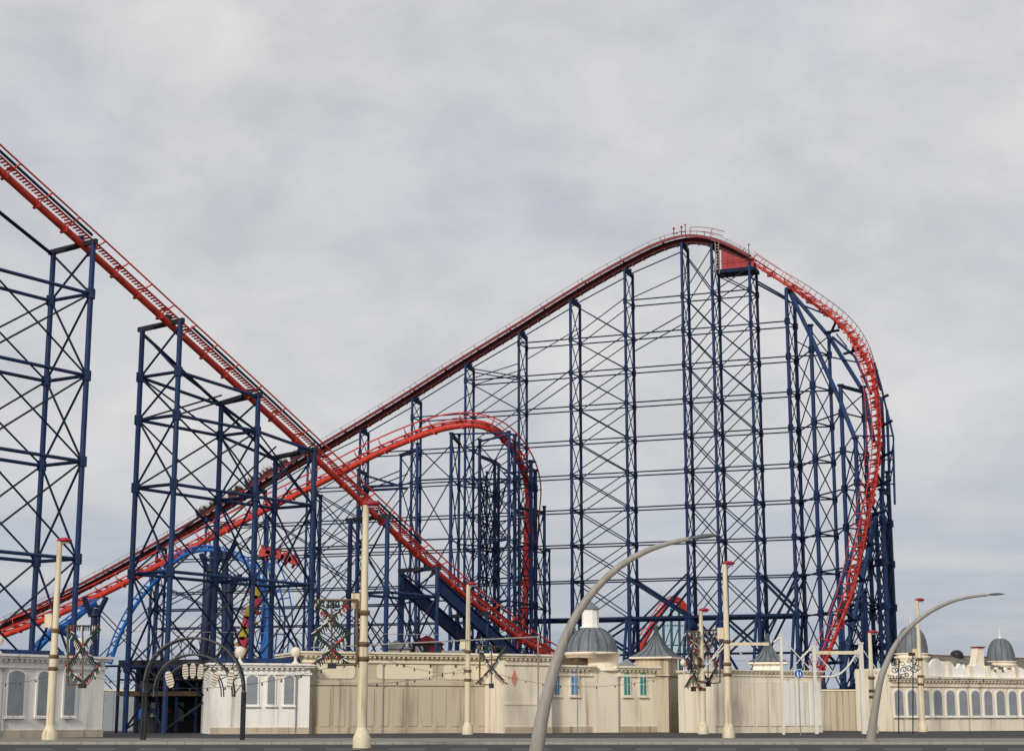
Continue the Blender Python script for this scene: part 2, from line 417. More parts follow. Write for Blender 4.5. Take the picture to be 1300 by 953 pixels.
# ------------------------------------------------------------------ trestles
def at(col, z):
    b_, t = col[0], col[1]
    return Vector((b_[0], b_[1], z))
def column(name, c, root, m=None):
    """c = (x, y, ztop, r)"""
    return bar(name, (c[0], c[1], 0), (c[0], c[1], c[2]), c[3], m or M_BLUE, root)
def lp(c, z): return Vector((c[0], c[1], z))
def gusset(c, z, root, s=1.3, h=.8):
    s = min(s, 1.3); h = min(h, .85)
    bar('gusset_plate', lp(c, z-h/2), lp(c, z+h/2), 1, M_NODE, root, box=(c[3]*2*s, c[3]*2*s))
def brace(a, c, levels, root, hr=.12, dr=.085, x=True, hz=True, top=True, mh=None, gz=True, skip=()):
    zt = min(a[2], c[2]); lv = [z for z in levels if z < zt-1.2]
    mh = mh or M_NAVY
    if hz:
        for z in lv: bar('horizontal_beam', lp(a, z), lp(c, z), hr, mh, root)
    pts = [.3]+lv
    if top:
        pts.append(zt-.3)
    if x:
        for i in range(len(pts)-1):
            if i in skip: continue
            z0, z1 = pts[i], pts[i+1]
            if z1-z0 < 1: continue
            bar('diagonal_brace', lp(a, z0), lp(c, z1), dr, M_NAVY, root); bar('diagonal_brace', lp(a, z1), lp(c, z0), dr, M_GREYB if x == 'g' else M_NAVY, root)

ORD = ['first', 'second', 'third', 'fourth', 'fifth', 'sixth', 'seventh', 'eighth', 'ninth', 'tenth', 'eleventh', 'twelfth', 'thirteenth', 'fourteenth']
# -- foreground trestles: (near leg px,py) right, (far leg px,py) left
FLS = {0: [5.6, 14, 22, 29.2, 36.2], 1: [5.6, 14, 22, 29.2, 36.2], 2: [5.6, 13.7, 21.3, 27.4, 31.3], 3: [5.6, 13.7, 21.3, 27.4, 31.3]}
fgT = [((-8, 196), (-62, 214)), ((118.5, 307), (68, 320)), ((229, 407), (181, 418)), ((328, 501), (281, 512)), ((399, 570), (350, 581)), ((492, 655), (445, 660)), ((555, 721), (511, 724)), ((618, 778), (580, 782))]
fgd = ['broad blue trestle just cut by the left frame edge', 'tallest blue trestle of the foreground drop, beside the cream lamp post at far left', 'second blue trestle fully in view from the left, standing left of the lift train',
       'blue trestle capped at the middle of the foreground drop, in front of the lift train', 'blue trestle whose cap sits where the foreground drop crosses the lift hill', 'blue trestle right beside the tallest cream lamp post',
       'lower blue trestle between the two cream lamp posts at the middle', 'short blue trestle by the sloping blue girders at the foot of the drop']
frs = []
for i, (nr, fa) in enumerate(fgT):
    a = FG(*nr, -1.3); c = FG(*fa, 3.4)
    r = .24 if i < 6 else .22
    A = (a.x, a.y, a.z, r); C = (c.x, c.y, min(c.z, a.z) if abs(c.z-a.z) < 1.5 else c.z, r)
    frs.append((A, C))
for i, (A, C) in enumerate(frs):
    root = empty('support_trestle', (A[0], A[1], 0), 0, fgd[i], 'coaster support', 'blue trestles under the foreground drop')
    column('column', A, root); column('column', C, root)
    FL = FLS.get(i, [5.6, 13.7, 21.3, 27.4]); lv = [z for z in FL if z < A[2]-2.2]
    bar('cap_beam', lp(C, C[2])-Vector((FGn.x, FGn.y, 0))*-.5, lp(A, A[2])-Vector((FGn.x, FGn.y, 0))*.4, 1, M_DARK, root, box=(.34, .42))
    brace(A, C, lv, root, .15, .10)
    for z in lv:
        gusset(A, z, root, 1.8, 1.2); gusset(C, z, root, 1.8, 1.2)
    # track saddle on the cap
    tz = (lp(A, A[2])*.68+lp(C, C[2])*.32)
    bar('track_saddle', tz-Vector((0, 0, .1)), tz+Vector((0, 0, .75)), 1, M_BLUE, root, box=(.5, .7))
    bar('damper', tz+Vector((-1.3, .4, -.25)), tz+Vector((-.3, -.1, -.05)), .22, M_DARK, root)
    if i in (0, 2, 3, 5, 6):
        A2, C2 = frs[i+1]
        lv2 = [z for z in FL if z < min(A[2], A2[2]) + (1.4 if i in (2, 3) else -1)]
        for (p, q) in ((A, A2), (C, C2)):
            for z in lv2: bar('horizontal_beam', lp(p, z), lp(q, min(z, q[2]-.2)), .15, M_BLUE, root)
            pts = [.3]+lv2
            for k in range(len(pts)-1):
                bar('diagonal_brace', lp(p, pts[k]), lp(q, pts[k+1]), .085, M_GREYB, root)
                bar('diagonal_brace', lp(p, pts[k+1]), lp(q, pts[k]), .085, M_NAVY, root)
            if i in (0, 2, 3) and p is C:
                bar('top_chord', lp(p, p[2]-.4), lp(q, q[2]-.3), .16, M_NAVY, root)

# sloping plate girders at the foot of the foreground drop
for (p, q, lab) in (((556, 742, -1.3), (668, 846, -1.3), 'deep blue plate girder sloping just under the foot of the red drop'), ((508, 738, 3.4), (604, 823, 3.4), 'deep blue plate girder sloping behind the foot trestles, left of the other')):
    a, c = FG(*p), FG(*q); root = empty('plate_girder', a.copy(), 0, lab, 'steel girder', 'sloping girders at the foot of the drop')
    bar('web_plate', a, c, 1, M_BLUE, root, box=(.14, 1.15))
    off = Vector((0, 0, .62))
    for s in (-1, 1): bar('flange', a+off*s*1.25, c+off*s*1.25, 1, M_BLUE, root, box=(.5, .1))

# -- lift hill trestles
LV = [4.6, 9.4, 14.1, 19.3, 24.2, 29.0, 33.8, 38.6, 43.4, 48.2, 53.0, 57.8]
ltT = [(200, 211, 697), (262, 273, 661), (327, 338, 623), (391, 402, 583), (457.5, 468, 549), (523.5, 534.6, 509), (591, 601.5, 466), (658.6, 668.5, 425), (724, 736, 384), (793, 803, 345), (865, 873, 312), (903, 911.5, 314), (951, 960, 338), (998, 1008, 370)]
ltd = {0: 'slim lift hill trestle furthest down at the left, behind the red tracks', 1: 'slim trestle under the tail of the lift train', 2: 'slim trestle under the middle of the lift train', 3: 'slim trestle under the lift hill where the foreground drop crosses it',
       4: 'slim lift trestle directly right of the track crossing', 5: 'slim lift trestle above the rising second hill', 6: 'slim lift trestle rising behind the top of the second hill', 7: 'slim lift trestle just right of the second hill top',
       8: 'slim lift trestle standing behind the dome with the lantern', 9: 'slim lift trestle between the domed pavilion and the crest', 10: 'tall trestle directly under the crest', 11: 'tall trestle under the left end of the maroon machine room',
       12: 'tall trestle under the right end of the maroon machine room', 13: 'thick legged trestle where the first drop begins to curve'}
lts = []
for i, (l, r_, y) in enumerate(ltT):
    rr = .25 if i == 13 else (.20 if i >= 8 else .18)
    a = LF(l, y-3, -1.8); c = LF(r_, y-3, 1.8)
    lts.append(((a.x, a.y, a.z, rr), (c.x, c.y, a.z-.1, rr)))
XB = {1: 1, 3: 1, 6: 1, 8: 1, 10: 1, 11: 1}
for i, (A, C) in enumerate(lts):
    root = empty('lift_trestle', (A[0], A[1], 0), 0, ltd[i], 'coaster support', 'slim trestles under the lift hill')
    column('column', A, root); column('column', C, root)
    bar('cap_beam', lp(A, A[2]), lp(C, C[2]), 1, M_NAVY, root, box=(.4, .5))
    mid_ = (lp(A, A[2])+lp(C, C[2]))/2
    bar('track_saddle', mid_, mid_+Vector((0, 0, .5)), 1, M_NAVY, root, box=(.8, .8))
    brace(A, C, LV, root, .10, .065)
    lv = [z for z in LV if z < A[2]-1.2]
    for z in lv: gusset(A, z, root, 1.45, .8); gusset(C, z, root, 1.45, .8)
    if i >= 8:      # heavier feet below the main beam
        for X in (A, C):
            bar('foot_column', (X[0], X[1], 0), (X[0], X[1], 19.3), .27, M_BLUE, root)
            bar('raking_leg', (X[0]-1.5, X[1]+.4, 0), (X[0]-.35, X[1]+.1, 14.1), .2, M_BLUE, root)
    if i < 13:
        A2, C2 = lts[i+1]
        zt = min(A[2], A2[2]) if i < 10 else min(A[2], A2[2])
        for (p, q) in ((A, A2), (C, C2)):
            for k, z in enumerate(LV):
                if z < zt-1:
                    heavy = (abs(z-14.1) < .1 and i >= 7) 
                    bar('main_beam' if heavy else 'horizontal_beam', lp(p, z), lp(q, z), .27 if heavy else .095, M_NAVY, root)
            if i in XB:
                pts = [.3]+[z for z in LV if z < zt-1]+[zt-.4]
                pts = pts[:3][::2]+pts[3:]
                for k in range(len(pts)-1):
                    hv = .17 if (pts[k] < 14 and i >= 8) else .08
                    bar('diagonal_brace', lp(p, pts[k+1]), lp(q, pts[k]), hv, M_NAVY, root)
                    bar('diagonal_brace', lp(p, pts[k]), lp(q, pts[k+1]), hv*.9, M_GREYB if k % 2 else M_NAVY, root)
            elif i in (7, 9, 5, 12, 2, 4):
                if i in (7, 9): bar('diagonal_brace', lp(p, zt-11), lp(q, q[2]-10), .08, M_NAVY, root)
                if i >= 9:
                    bar('diagonal_brace', lp(p, 19.3), lp(q, 14.1), .2, M_NAVY, root); bar('diagonal_brace', lp(p, 9.4), lp(q, 18.9), .15, M_NAVY, root); bar('diagonal_brace', lp(p, 12.4), lp(q, 20), .12, M_NAVY, root)
        if i < 10:
            bar('stay_rod', lp(A, A[2]-1.0), lp(A2, A2[2]-1.2), .085, M_NAVY, root)
            bar('stay_rod', lp(C, A[2]-3.2), lp(C2, A2[2]-3.2), .07, M_NAVY, root) if i in (5, 7, 9) else None
        elif i == 12:
            for (p, q) in ((A, A2), (C, C2)): bar('stay_rod', lp(p, p[2]-1.8), lp(q, q[2]-1.2), .13, M_NAVY, root)

# crest machine room
a = LF(912, 318, -1.6); c = LF(957, 340, -1.6)
root = empty('machine_room', (a.x, a.y, 0), math.atan2(LFd.y, LFd.x), 'maroon clad machine room slung under the track right of the crest', 'machine room')
Lm = (c.xy-a.xy).length; zb = LF(930, 341, -1.6).z; z0 = LF(912, 316, -1.6).z; z1 = LF(955, 334, -1.6).z
for j in range(5):
    x0 = Lm*.08+j*Lm*.184; x1 = x0+Lm*.184-.05
    t0 = z0+(z1-z0)*(x0/Lm)-.1; t1 = z0+(z1-z0)*(x1/Lm)-.1
    MB().prism([(x0, zb), (x1, zb), (x1, t1), (x0, t0)], -.06, 0).build('wall_panel', mat('red_cladding_b', (.31, .015, .02), .5, .12, 1) if j % 2 else mat('red_cladding', (.36, .018, .024), .5, .12, 1), root)
MB().prism([(Lm*.09, zb+.01), (Lm, zb+.01), (Lm, z1-.2), (Lm*.09, z0-.2)], .02, 2.5).build('inner_wall', M_DREDP, root)
MB().box((-.5, -.3, zb-.5), (Lm+.2, 2.6, zb-.02)).build('platform', M_NAVY, root)
b = MB()
for j in range(9): b.tube([(-.3, -.55, zb+j*.42), (.2, -.55, zb+j*.42)], .05, 5)
b.tube([(-.3, -.55, zb-.7), (-.3, -.55, zb+3.8)], .05, 5); b.tube([(.2, -.55, zb-.7), (.2, -.55, zb+3.8)], .05, 5)
b.build('ladder', mat('faded_ladder', (.38, .30, .28), .6), root)
b = MB(); b.tube([(-.5, -.5, zb+1.05), (Lm, -.5, zb+1.05)], .04, 5); b.tube([(-.5, -.5, zb), (-.5, -.5, zb+1.1)], .04, 5); b.build('guard_rail', M_REDB, root)

# crest handrail cage and beacons
i0 = min(range(len(lift_fr)), key=lambda i: (lift_fr[i][0]-LF(873, 305)).length); i1 = min(range(len(lift_fr)), key=lambda i: (lift_fr[i][0]-LF(912, 311)).length)
root = empty('crest_guard_rail', lift_fr[i0][0].copy(), 0, 'thin pinkish guard rail standing along the very top of the crest', 'guard rail')
fr = lift_fr[i0:i1]
for h in (1.7, 2.3): sweep(fr, -1.3, h, .05, None, root, 5).build('rail', M_REDB, root)
for f in fr[::5]: bar('post', f[0]-f[2]*1.3+f[3]*.4, f[0]-f[2]*1.3+f[3]*2.3, .05, M_REDB, root)
for (px, lab) in ((858, 'warning beacon mast at the left of the crest'), (867, 'second beacon mast from the left, beside the leftmost one on the crest'), (874, 'thin mast at the start of the crest guard rail'), (955, 'lone thin mast above the right end of the machine room')):
    i = min(range(len(lift_fr)), key=lambda i: (lift_fr[i][0]-LF(px, 300 if px < 900 else 333)).length)
    p = lift_fr[i][0]+lift_fr[i][3]*.3+lift_fr[i][2]*1.2
    root = empty('beacon_mast', p.copy(), 0, lab, 'mast', 'masts on the crest')
    h = 1.3 if px < 870 else 1.8
    MB().tube([(0, 0, 0), (0, 0, h)], .05, 6).build('pole', M_DARK, root)
    if px < 870:
        MB().lathe([(.0, h), (.12, h), (.17, h+.15), (.1, h+.32), (0, h+.35)], 10).build('beacon', M_REDB, root)
        MB().box((-.3, -.05, h*.55), (.6, .05, h*.63)).build('bracket', M_DARK, root)
    else: MB().box((-.12, -.05, h*.9), (.12, .05, h)).build('bracket', M_REDB, root)

# -- columns of curve supports
def cc(px, py, Y, r): 
    p = P(px, py, Y); return (p.x, p.y, p.z, r*.64)
def tower(name, label, cat, group, cols, links, levels, hr=.10, dr=.075, gs=1.5, extra=()):
    root = empty(name, (cols[0][0], cols[0][1], 0), 0, label, cat, group)
    for c in cols:
        column('column', c, root)
        bar('column_cap', lp(c, c[2]), lp(c, c[2]+.22), 1, M_NAVY, root, box=(c[3]*2.7, c[3]*2.7))
        for z in levels:
            if z < c[2]-2: gusset(c, z, root, gs, 1.1)
    for (a, b_, t) in links:
        A = cols[a] if isinstance(a, int) else a; B = cols[b_] if isinstance(b_, int) else b_
        brace(A, B, levels, root, hr, dr, x=('x' in t))
        if 'c' in t: bar('cap_beam', lp(A, min(A[2], B[2])), lp(B, min(A[2], B[2])), 1, M_NAVY, root, box=(.35, .4))
    for (p, q, r) in extra: bar('raking_strut', P(*p), P(*q), r*.68, M_BLUE, root)
    return root
LVM = [8.0, 15.3, 22.9, 30.4]
m1, m2, m3, m4 = cc(509, 578, 214.5, .27), cc(530, 564, 209.5, .30), cc(573, 551, 208, .33), cc(583, 553, 215, .27)
m5, m6, m7, m8 = cc(609, 559, 217, .33), cc(628, 586, 222, .33), cc(646, 549, 208.5, .31), cc(653.5, 553, 211, .36)
m9, m10, m11, m12 = cc(674, 586, 215.5, .40), cc(679.5, 598, 217.5, .40), cc(691, 644, 227, .32), cc(697.5, 699, 230, .2)
GM = 'blue towers under the second hill'
tower('support_tower', 'pair of blue columns holding the rise of the second hill, left of its top', 'coaster support', GM, [m1, m2], [(0, 1, 'xc'), (m2, m3, 'x')], LVM)
tower('support_tower', 'blue column pair under the left of the second hill top', 'coaster support', GM, [m3, m4], [(0, 1, 'xc'), (m4, m5, 'x'), (m3, m7, '')], LVM, extra=[((573, 551, 208), (646, 549, 208.5), .17)])
tower('support_tower', 'blue column pair set back beneath the second hill top', 'coaster support', GM, [m5, m6, cc(633, 590, 225, .3), cc(618, 600, 226, .2)], [(0, 1, 'xc'), (1, 2, 'xc'), (2, 3, 'x'), (0, 3, 'x'), (m6, m9, 'x')], [11.5]+LVM+[19, 26.5])
tower('support_tower', 'closely set pair of thick columns in front of the red curve of the second hill', 'coaster support', GM, [m7, m8], [(0, 1, 'x'), (m8, m9, 'x'), (m5, m7, 'x')], LVM, extra=[((609, 560, 217), (650, 551, 209), .22), ((620, 700, 219), (645, 606, 209), .14), ((600, 740, 217), (645, 690, 209), .14)])
tower('support_tower', 'thickest pair of columns at the right edge of the second hill', 'coaster support', GM, [m9, m10], [(0, 1, 'xc'), (m10, m11, 'x')], LVM, extra=[((656, 588, 218), (680, 586, 215.5), .2), ((640, 600, 221), (680, 598, 217.5), .2)])
tower('support_tower', 'slender stepped columns furthest right on the second hill', 'coaster support', GM, [m11, m12, cc(660, 645, 222, .2)], [(0, 1, 'xc'), (0, 2, 'xc')], [6, 10]+LVM+[19])
# trestles below the rising left part of the second hill
for (px, py, lab) in ((118, 768, 'low trestle under the second hill at far left, beside the illumination frame'), (192, 735, 'trestle under the rising red track above the metal arch'), (268, 696, 'trestle under the rising red track beside the blue ride'), (340, 657, 'trestle under the rising red track near the small red train'), (398, 626, 'thick trestle below the crossing of the red tracks'), (455, 597, 'trestle under the rising red track near the tallest lamp post')):
    a, c = MD(px, py, -1.4), MD(px+9, py, 1.8); r = .30 if px == 398 else .19
    A, C = (a.x, a.y, a.z, r), (c.x, c.y, a.z, r*.8)
    nx = {118: 192, 192: 268, 268: 340, 340: 398, 398: 455, 455: 509}[px]; ny = {192: 735, 268: 696, 340: 657, 398: 626, 455: 597, 509: 578}[nx]
    b2, c2 = MD(nx, ny, -1.4), MD(nx+9, ny, 1.8); z2 = b2.z
    tower('support_tower', lab, 'coaster support', GM, [A, C], [(0, 1, 'xc'), (A, (b2.x, b2.y, a.z, r), 'x'), (C, (c2.x, c2.y, a.z, r), 'x')], LVM, .10, .075)

LVR = LV
c1, c2_, c3, c4 = cc(1029, 414, 214, .42), cc(1052, 424, 217.5, .36), cc(1067, 490, 207, .42), cc(1096, 492, 211, .42)
c5, c6, c7, c9, c10 = cc(1126, 520, 206, .34), cc(1086, 557, 201, .42), cc(1098.5, 556, 206, .34), cc(1119, 622, 199, .45), cc(1127, 600, 203, .42)
GR = 'blue towers under the first drop'
AF = lts[13][1]; AN = lts[13][0]
tower('support_tower', 'pair of columns just right of the thick legged trestle, under the start of the curve', 'coaster support', GR, [c1, c2_], [(AF, 0, 'x'), (0, 1, 'x'), (AN, 1, '')], LVR, .10, .08,
      extra=[((1004, 374, 219), (1030, 428, 214), .42), ((1030, 428, 214), (1068, 512, 207), .42), ((1007, 374, 220), (1053, 428, 217.5), .40), ((1053, 428, 217.5), (1098, 500, 211), .42), ((1010, 384, 220), (1046, 398, 217), .18), ((1057, 428, 216), (1085, 452, 213), .26), ((1046, 396, 217), (1046, 378+14, 217), .3)])
tower('support_tower', 'pair of columns joined by a bracing ladder inside the bend of the first drop', 'coaster support', GR, [c3, c4], [(0, 1, 'xc'), (c2_, 0, ''), (c1, 0, '')], LVR, .10, .08,
      extra=[((1068, 512, 207), (1086, 558, 201), .42), ((1085, 452, 213), (1106, 500, 209), .26), ((1098, 500, 211), (1109, 560, 205), .42), ((1075, 440, 214), (1062, 424, 216), .14), ((1048, 452, 216), (1090, 460, 212.5), .16), ((1090, 460, 212.5), (1102, 455, 211), .2)])
tower('support_tower', 'pair of columns left of the lower drop, meeting the raking struts', 'coaster support', GR, [c6, c7], [(0, 1, 'x'), (c3, 0, 'x'), (c4, 1, 'x')], LVR, .10, .08,
      extra=[((1086, 553, 201), (1135, 553, 202), .13), ((1088, 584, 200), (1135, 583, 202), .13), ((1090, 614, 199), (1135, 614, 202), .13), ((1092, 652, 198), (1118, 650, 199), .13), ((1091, 585, 200), (1105, 556, 204), .1)])
tower('support_tower', 'outermost pair of columns at the right edge of the whole coaster', 'coaster support', GR, [c9, c10], [(0, 1, 'xc'), (c7, 0, 'x'), (c7, c10, 'x')], LVR, .12, .08,
      extra=[((1106, 456, 211), (1118, 495, 208), .2), ((1110, 460, 209.5), (1119, 492, 208), .2), ((1119, 492, 208), (1126, 522, 206), .2), ((1126, 520, 206), (1134, 554, 203), .2), ((1134, 552, 203), (1136, 630, 202), .16), ((1119, 505, 206.5), (1122, 560, 204), .3), ((1122, 560, 204), (1120, 622, 199.5), .34), ((1130, 588, 203), (1135, 556, 203), .12), ((1128, 618, 203), (1135, 585, 202.5), .12), ((1126, 520, 206), (1129, 600, 203), .26), ((1134, 575, 203), (1136, 640, 202), .2)])
low = [cc(1098, 752, 196, .38), cc(1112, 655, 200, .4), cc(1126, 668, 206, .34), cc(1068, 740, 197, .3)]
tower('support_tower', 'crowd of shorter columns behind the foot of the first drop', 'coaster support', GR, low, [(0, 1, 'x'), (1, 2, 'x'), (0, 3, 'x'), (c6, 3, 'x')], LVR[:8], .12, .08,
      extra=[((1113, 650, 199), (1068, 862, 194), .42), ((1108, 700, 196), (1104, 655, 197), .3), ((1086, 690, 199), (1052, 780, 196), .35), ((1056, 778, 196), (1040, 862, 195), .42), ((1100, 745, 197), (1088, 760, 191), .15), ((1110, 690, 198), (1097, 695, 193), .18), ((1085, 800, 198), (1070, 788, 190), .18)])
# brackets that carry the curving track
root = empty('track_bracket_row', dr_fr[20][0].copy(), 0, 'row of navy arms carrying the curving first drop on its inner side', 'track bracket')
for i in range(28, len(dr_fr)-8, 9):
    p, t, s, u = dr_fr[i]; bar('bracket_arm', p-u*.2, p-u*1.6+s*.3, .17, M_NAVY, root); bar('bracket_beam', p-u*1.6+s*-.9, p-u*1.6+s*1.5, .18, M_NAVY, root)

# ------------------------------------------------------------------ people and train
def make_body(pose):
    V = {'pel': (0, 0, .0), 'ab': (0, .02, .2), 'ch': (0, .03, .42), 'nk': (0, .02, .56), 'hd': (0, -.01, .68), 'ht': (0, -.01, .80)}
    Rr = {'pel': .15, 'ab': .14, 'ch': .165, 'nk': .06, 'hd': .095, 'ht': .085}
    E = [('pel', 'ab'), ('ab', 'ch'), ('ch', 'nk'), ('nk', 'hd'), ('hd', 'ht')]
    for s, n in ((-1, 'l'), (1, 'r')):
        V['sh'+n] = (s*.19, .03, .48); Rr['sh'+n] = .062; E.append(('ch', 'sh'+n))
        if pose == 'up': e_, w, h = (s*.27, -.08, .74), (s*.24, -.12, .99), (s*.23, -.13, 1.10)
        else: e_, w, h = (s*.25, -.12, .27), (s*.13, -.34, .34), (s*.10, -.42, .36)
        V['el'+n] = e_; V['wr'+n] = w; V['ha'+n] = h; Rr['el'+n] = .047; Rr['wr'+n] = .034; Rr['ha'+n] = .044
        E += [('sh'+n, 'el'+n), ('el'+n, 'wr'+n), ('wr'+n, 'ha'+n)]
        V['hp'+n] = (s*.10, -.04, -.02); V['kn'+n] = (s*.12, -.46, .04); V['an'+n] = (s*.12, -.55, -.38); V['ft'+n] = (s*.12, -.72, -.44)
        Rr['hp'+n] = .095; Rr['kn'+n] = .072; Rr['an'+n] = .045; Rr['ft'+n] = .045
        E += [('pel', 'hp'+n), ('hp'+n, 'kn'+n), ('kn'+n, 'an'+n), ('an'+n, 'ft'+n)]
    ks = list(V); me = bpy.data.meshes.new('skeleton'); me.from_pydata([V[k] for k in ks], [(ks.index(a), ks.index(b_)) for a, b_ in E], [])
    o = bpy.data.objects.new('skeleton', me); COL.objects.link(o)
    o.modifiers.new('s', 'SKIN'); o.modifiers.new('d', 'SUBSURF').levels = 1
    for i, k in enumerate(ks):
        me.skin_vertices[0].data[i].radius = (Rr[k]*(1.2 if k in ('ch', 'ab', 'pel') else 1), Rr[k]); me.skin_vertices[0].data[i].use_root = (k == 'pel')
    dg = bpy.context.evaluated_depsgraph_get(); r = bpy.data.meshes.new_from_object(o.evaluated_get(dg))
    bpy.data.objects.remove(o)
    # nose and mouth ridge: pull the face front out a little
    for v in r.vertices:
        if v.co.z > .66 and v.co.z < .71 and v.co.y < -.07 and abs(v.co.x) < .03: v.co.y -= .025
    return r
bodies = {p: make_body(p) for p in ('up', 'down')}
riders = {}
for p in bodies:
    for ci, c in enumerate(CLOTH):
        me = bodies[p].copy(); me.materials.clear()
        for q in (c, M_SKIN, M_HAIR, CLOTH[2]): me.materials.append(q)
        for f in me.polygons:
            z, y, x = f.center.z, f.center.y, abs(f.center.x); f.use_smooth = True
            f.material_index = 0
            if z > .57 and x < .14: f.material_index = 2 if (z > .74 or y > .03) else 1
            elif p == 'up' and z > .78: f.material_index = 1
            elif p == 'down' and y < -.28 and z > .2: f.material_index = 1
            elif z < .12: f.material_index = 3
        riders[(p, ci)] = me
carb = MB(); carb.prism([(-1.1, .02), (1.1, .02), (1.22, .25), (1.1, .42), (-1.05, .42), (-1.22, .22)], -.60, .60)
tri_car = meshof(carb, 'car_body', mat('black_red_car', (.035, .009, .011), .35, .15, 2))
carh = MB()
for sx in (-.75, 0, .75):
    for sy in (-.3, .3): carh.box((sx-.40, sy-.2, .45), (sx-.28, sy+.2, 1.12))
seat_me = meshof(carh, 'seat_row', M_DARK)
bar_b = MB()
for sx in (-.75, 0, .75): bar_b.tube([(sx+.2, -.5, .62), (sx+.15, -.5, .95), (sx+.15, .5, .95), (sx+.2, .5, .62)], .035, 6)
lap_me = meshof(bar_b, 'lap_bar', mat('pale_bar', (.5, .5, .48), .4))
whl = MB()
for sx in (-.8, .8):
    for sy in (-.62, .62): whl.tube([(sx, sy-.07, -.05), (sx, sy+.07, -.05)], .17, 10)
wh_me = meshof(whl, 'wheel', M_DARK)
idx = [min(range(len(lift_fr)), key=lambda i: (lift_fr[i][0]-LF(px, py)).length) for px, py in ((262, 658), (384, 586))]
f0 = lift_fr[idx[1]]
train = empty('coaster_train', f0[0].copy(), 0, 'dark red coaster train with seated riders climbing the lift hill', 'coaster train')
ncar = 7
RID = ['rider in a white top', 'rider in a grey top', 'rider in a black top', 'rider in a red top']
k = 0
for j in range(ncar):
    i = round(idx[0]+(idx[1]-idx[0])*j/(ncar-1)); p, t, s, u = lift_fr[i]
    base = p+u*.86; mx3 = Matrix((t, -s, u)).transposed().to_4x4()   # local x forward
    mloc = Matrix.Translation(base-train.location) @ mx3
    car = link('car', tri_car, train, mloc)
    link('seat', seat_me, car); link('lap_bar', lap_me, car); link('wheel', wh_me, car)
    for ri, sx in enumerate((-.75, 0, .75)):
        for sy in (-.3, .3):
            if random.random() < .12: continue
            pose = 'up' if random.random() < .18 else 'down'; ci = random.choices((0, 1, 2, 3), (8, 3, 2, .4))[0]
            wm = Matrix.Translation(base) @ mx3 @ Matrix.Translation((sx-.12, sy, .60)) @ Matrix.Rotation(R(90), 4, 'Z')
            o = link('person', riders[(pose, ci)], None, wm)
            where = 'rear' if j == 0 else ('front' if j == ncar-1 else ORD[ncar-1-j]+'')
            tag(o, '%s, arms %s, %s car, %s row, %s seat' % (RID[ci], 'raised' if pose == 'up' else 'down', where, ('back', 'middle', 'front')[ri], 'near' if sy < 0 else 'far'), 'person', 'riders in the lift train')

# ------------------------------------------------------------------ smaller rides behind
def simple_track(name, label, pts, m, r=.2, group=None, tie=1.0, gauge=.5):
    fr = frames([(P(*p[:3]), p[3] if len(p) > 3 else 0) for p in pts], .4); root = empty(name, fr[0][0].copy(), 0, label, 'coaster track', group)
    sweep(fr, 0, 0, r, None, root, 10).build('spine', m, root)
    for s in (-1, 1): sweep(fr, s*gauge, .45, .09, None, root).build('rail', m, root)
    tb = MB(); tb.tube([(-gauge, 0, .45), (0, 0, r*.5), (gauge, 0, .45)], .07, 5); tb.box((-gauge, -.05, .38), (gauge, .05, .47)); me = meshof(tb, 'tie', m)
    for i in range(0, len(fr), max(1, round(tie/.4))): link('tie', me, root, fmx(fr[i], root))
    return fr, root
bf1, _ = simple_track('blue_ride_track', 'bright blue ride track dipping at far left below the red track', [(30, 845, 178), (48, 822, 178), (64, 805, 178), (82, 796, 179), (95, 785, 180), (109, 773, 181), (121, 765, 183)], M_SKYB, .33)
simple_track('blue_ride_track', 'bright blue ride track coiling low behind the left white building', [(40, 832, 184), (60, 812, 186), (74, 800, 190), (88, 806, 192), (100, 822, 190), (112, 845, 188)], M_SKYB, .25)
bf2, _ = simple_track('blue_ride_track', 'bright blue looping ride track beyond the metal arch, arching over and down', [(140, 842, 207, 0), (152, 806, 206, 0), (172, 768, 205, 0), (200, 735, 203), (230, 706, 201), (258, 697, 200), (285, 700, 199), (305, 708, 198.5), (322, 722, 198, 20), (334, 745, 197, 30), (340, 772, 196.5, 30), (339, 800, 196, 20), (330, 832, 195)], M_SKYB, .24)
simple_track('blue_ride_track', 'thin light blue ride track ladder right of the looping one', [(330, 700, 203), (345, 718, 203, 40), (358, 755, 203, 60), (362, 790, 203, 60), (358, 835, 203, 60)], M_SKYB, .10, None, 1.8, .8)
root = empty('blue_wedge_fin', P(338, 835, 194).copy(), 0, 'bright blue wedge shaped fin at the foot of the looping blue track', 'ride support')
q = [P(331, 836, 194), P(347, 836, 194), P(347, 795, 194), P(341, 795, 194)]
o = root.location; MB().prism([(v.x-o.x, v.z-o.z) for v in q], -.3, .3).build('fin_plate', M_SKYB, root)
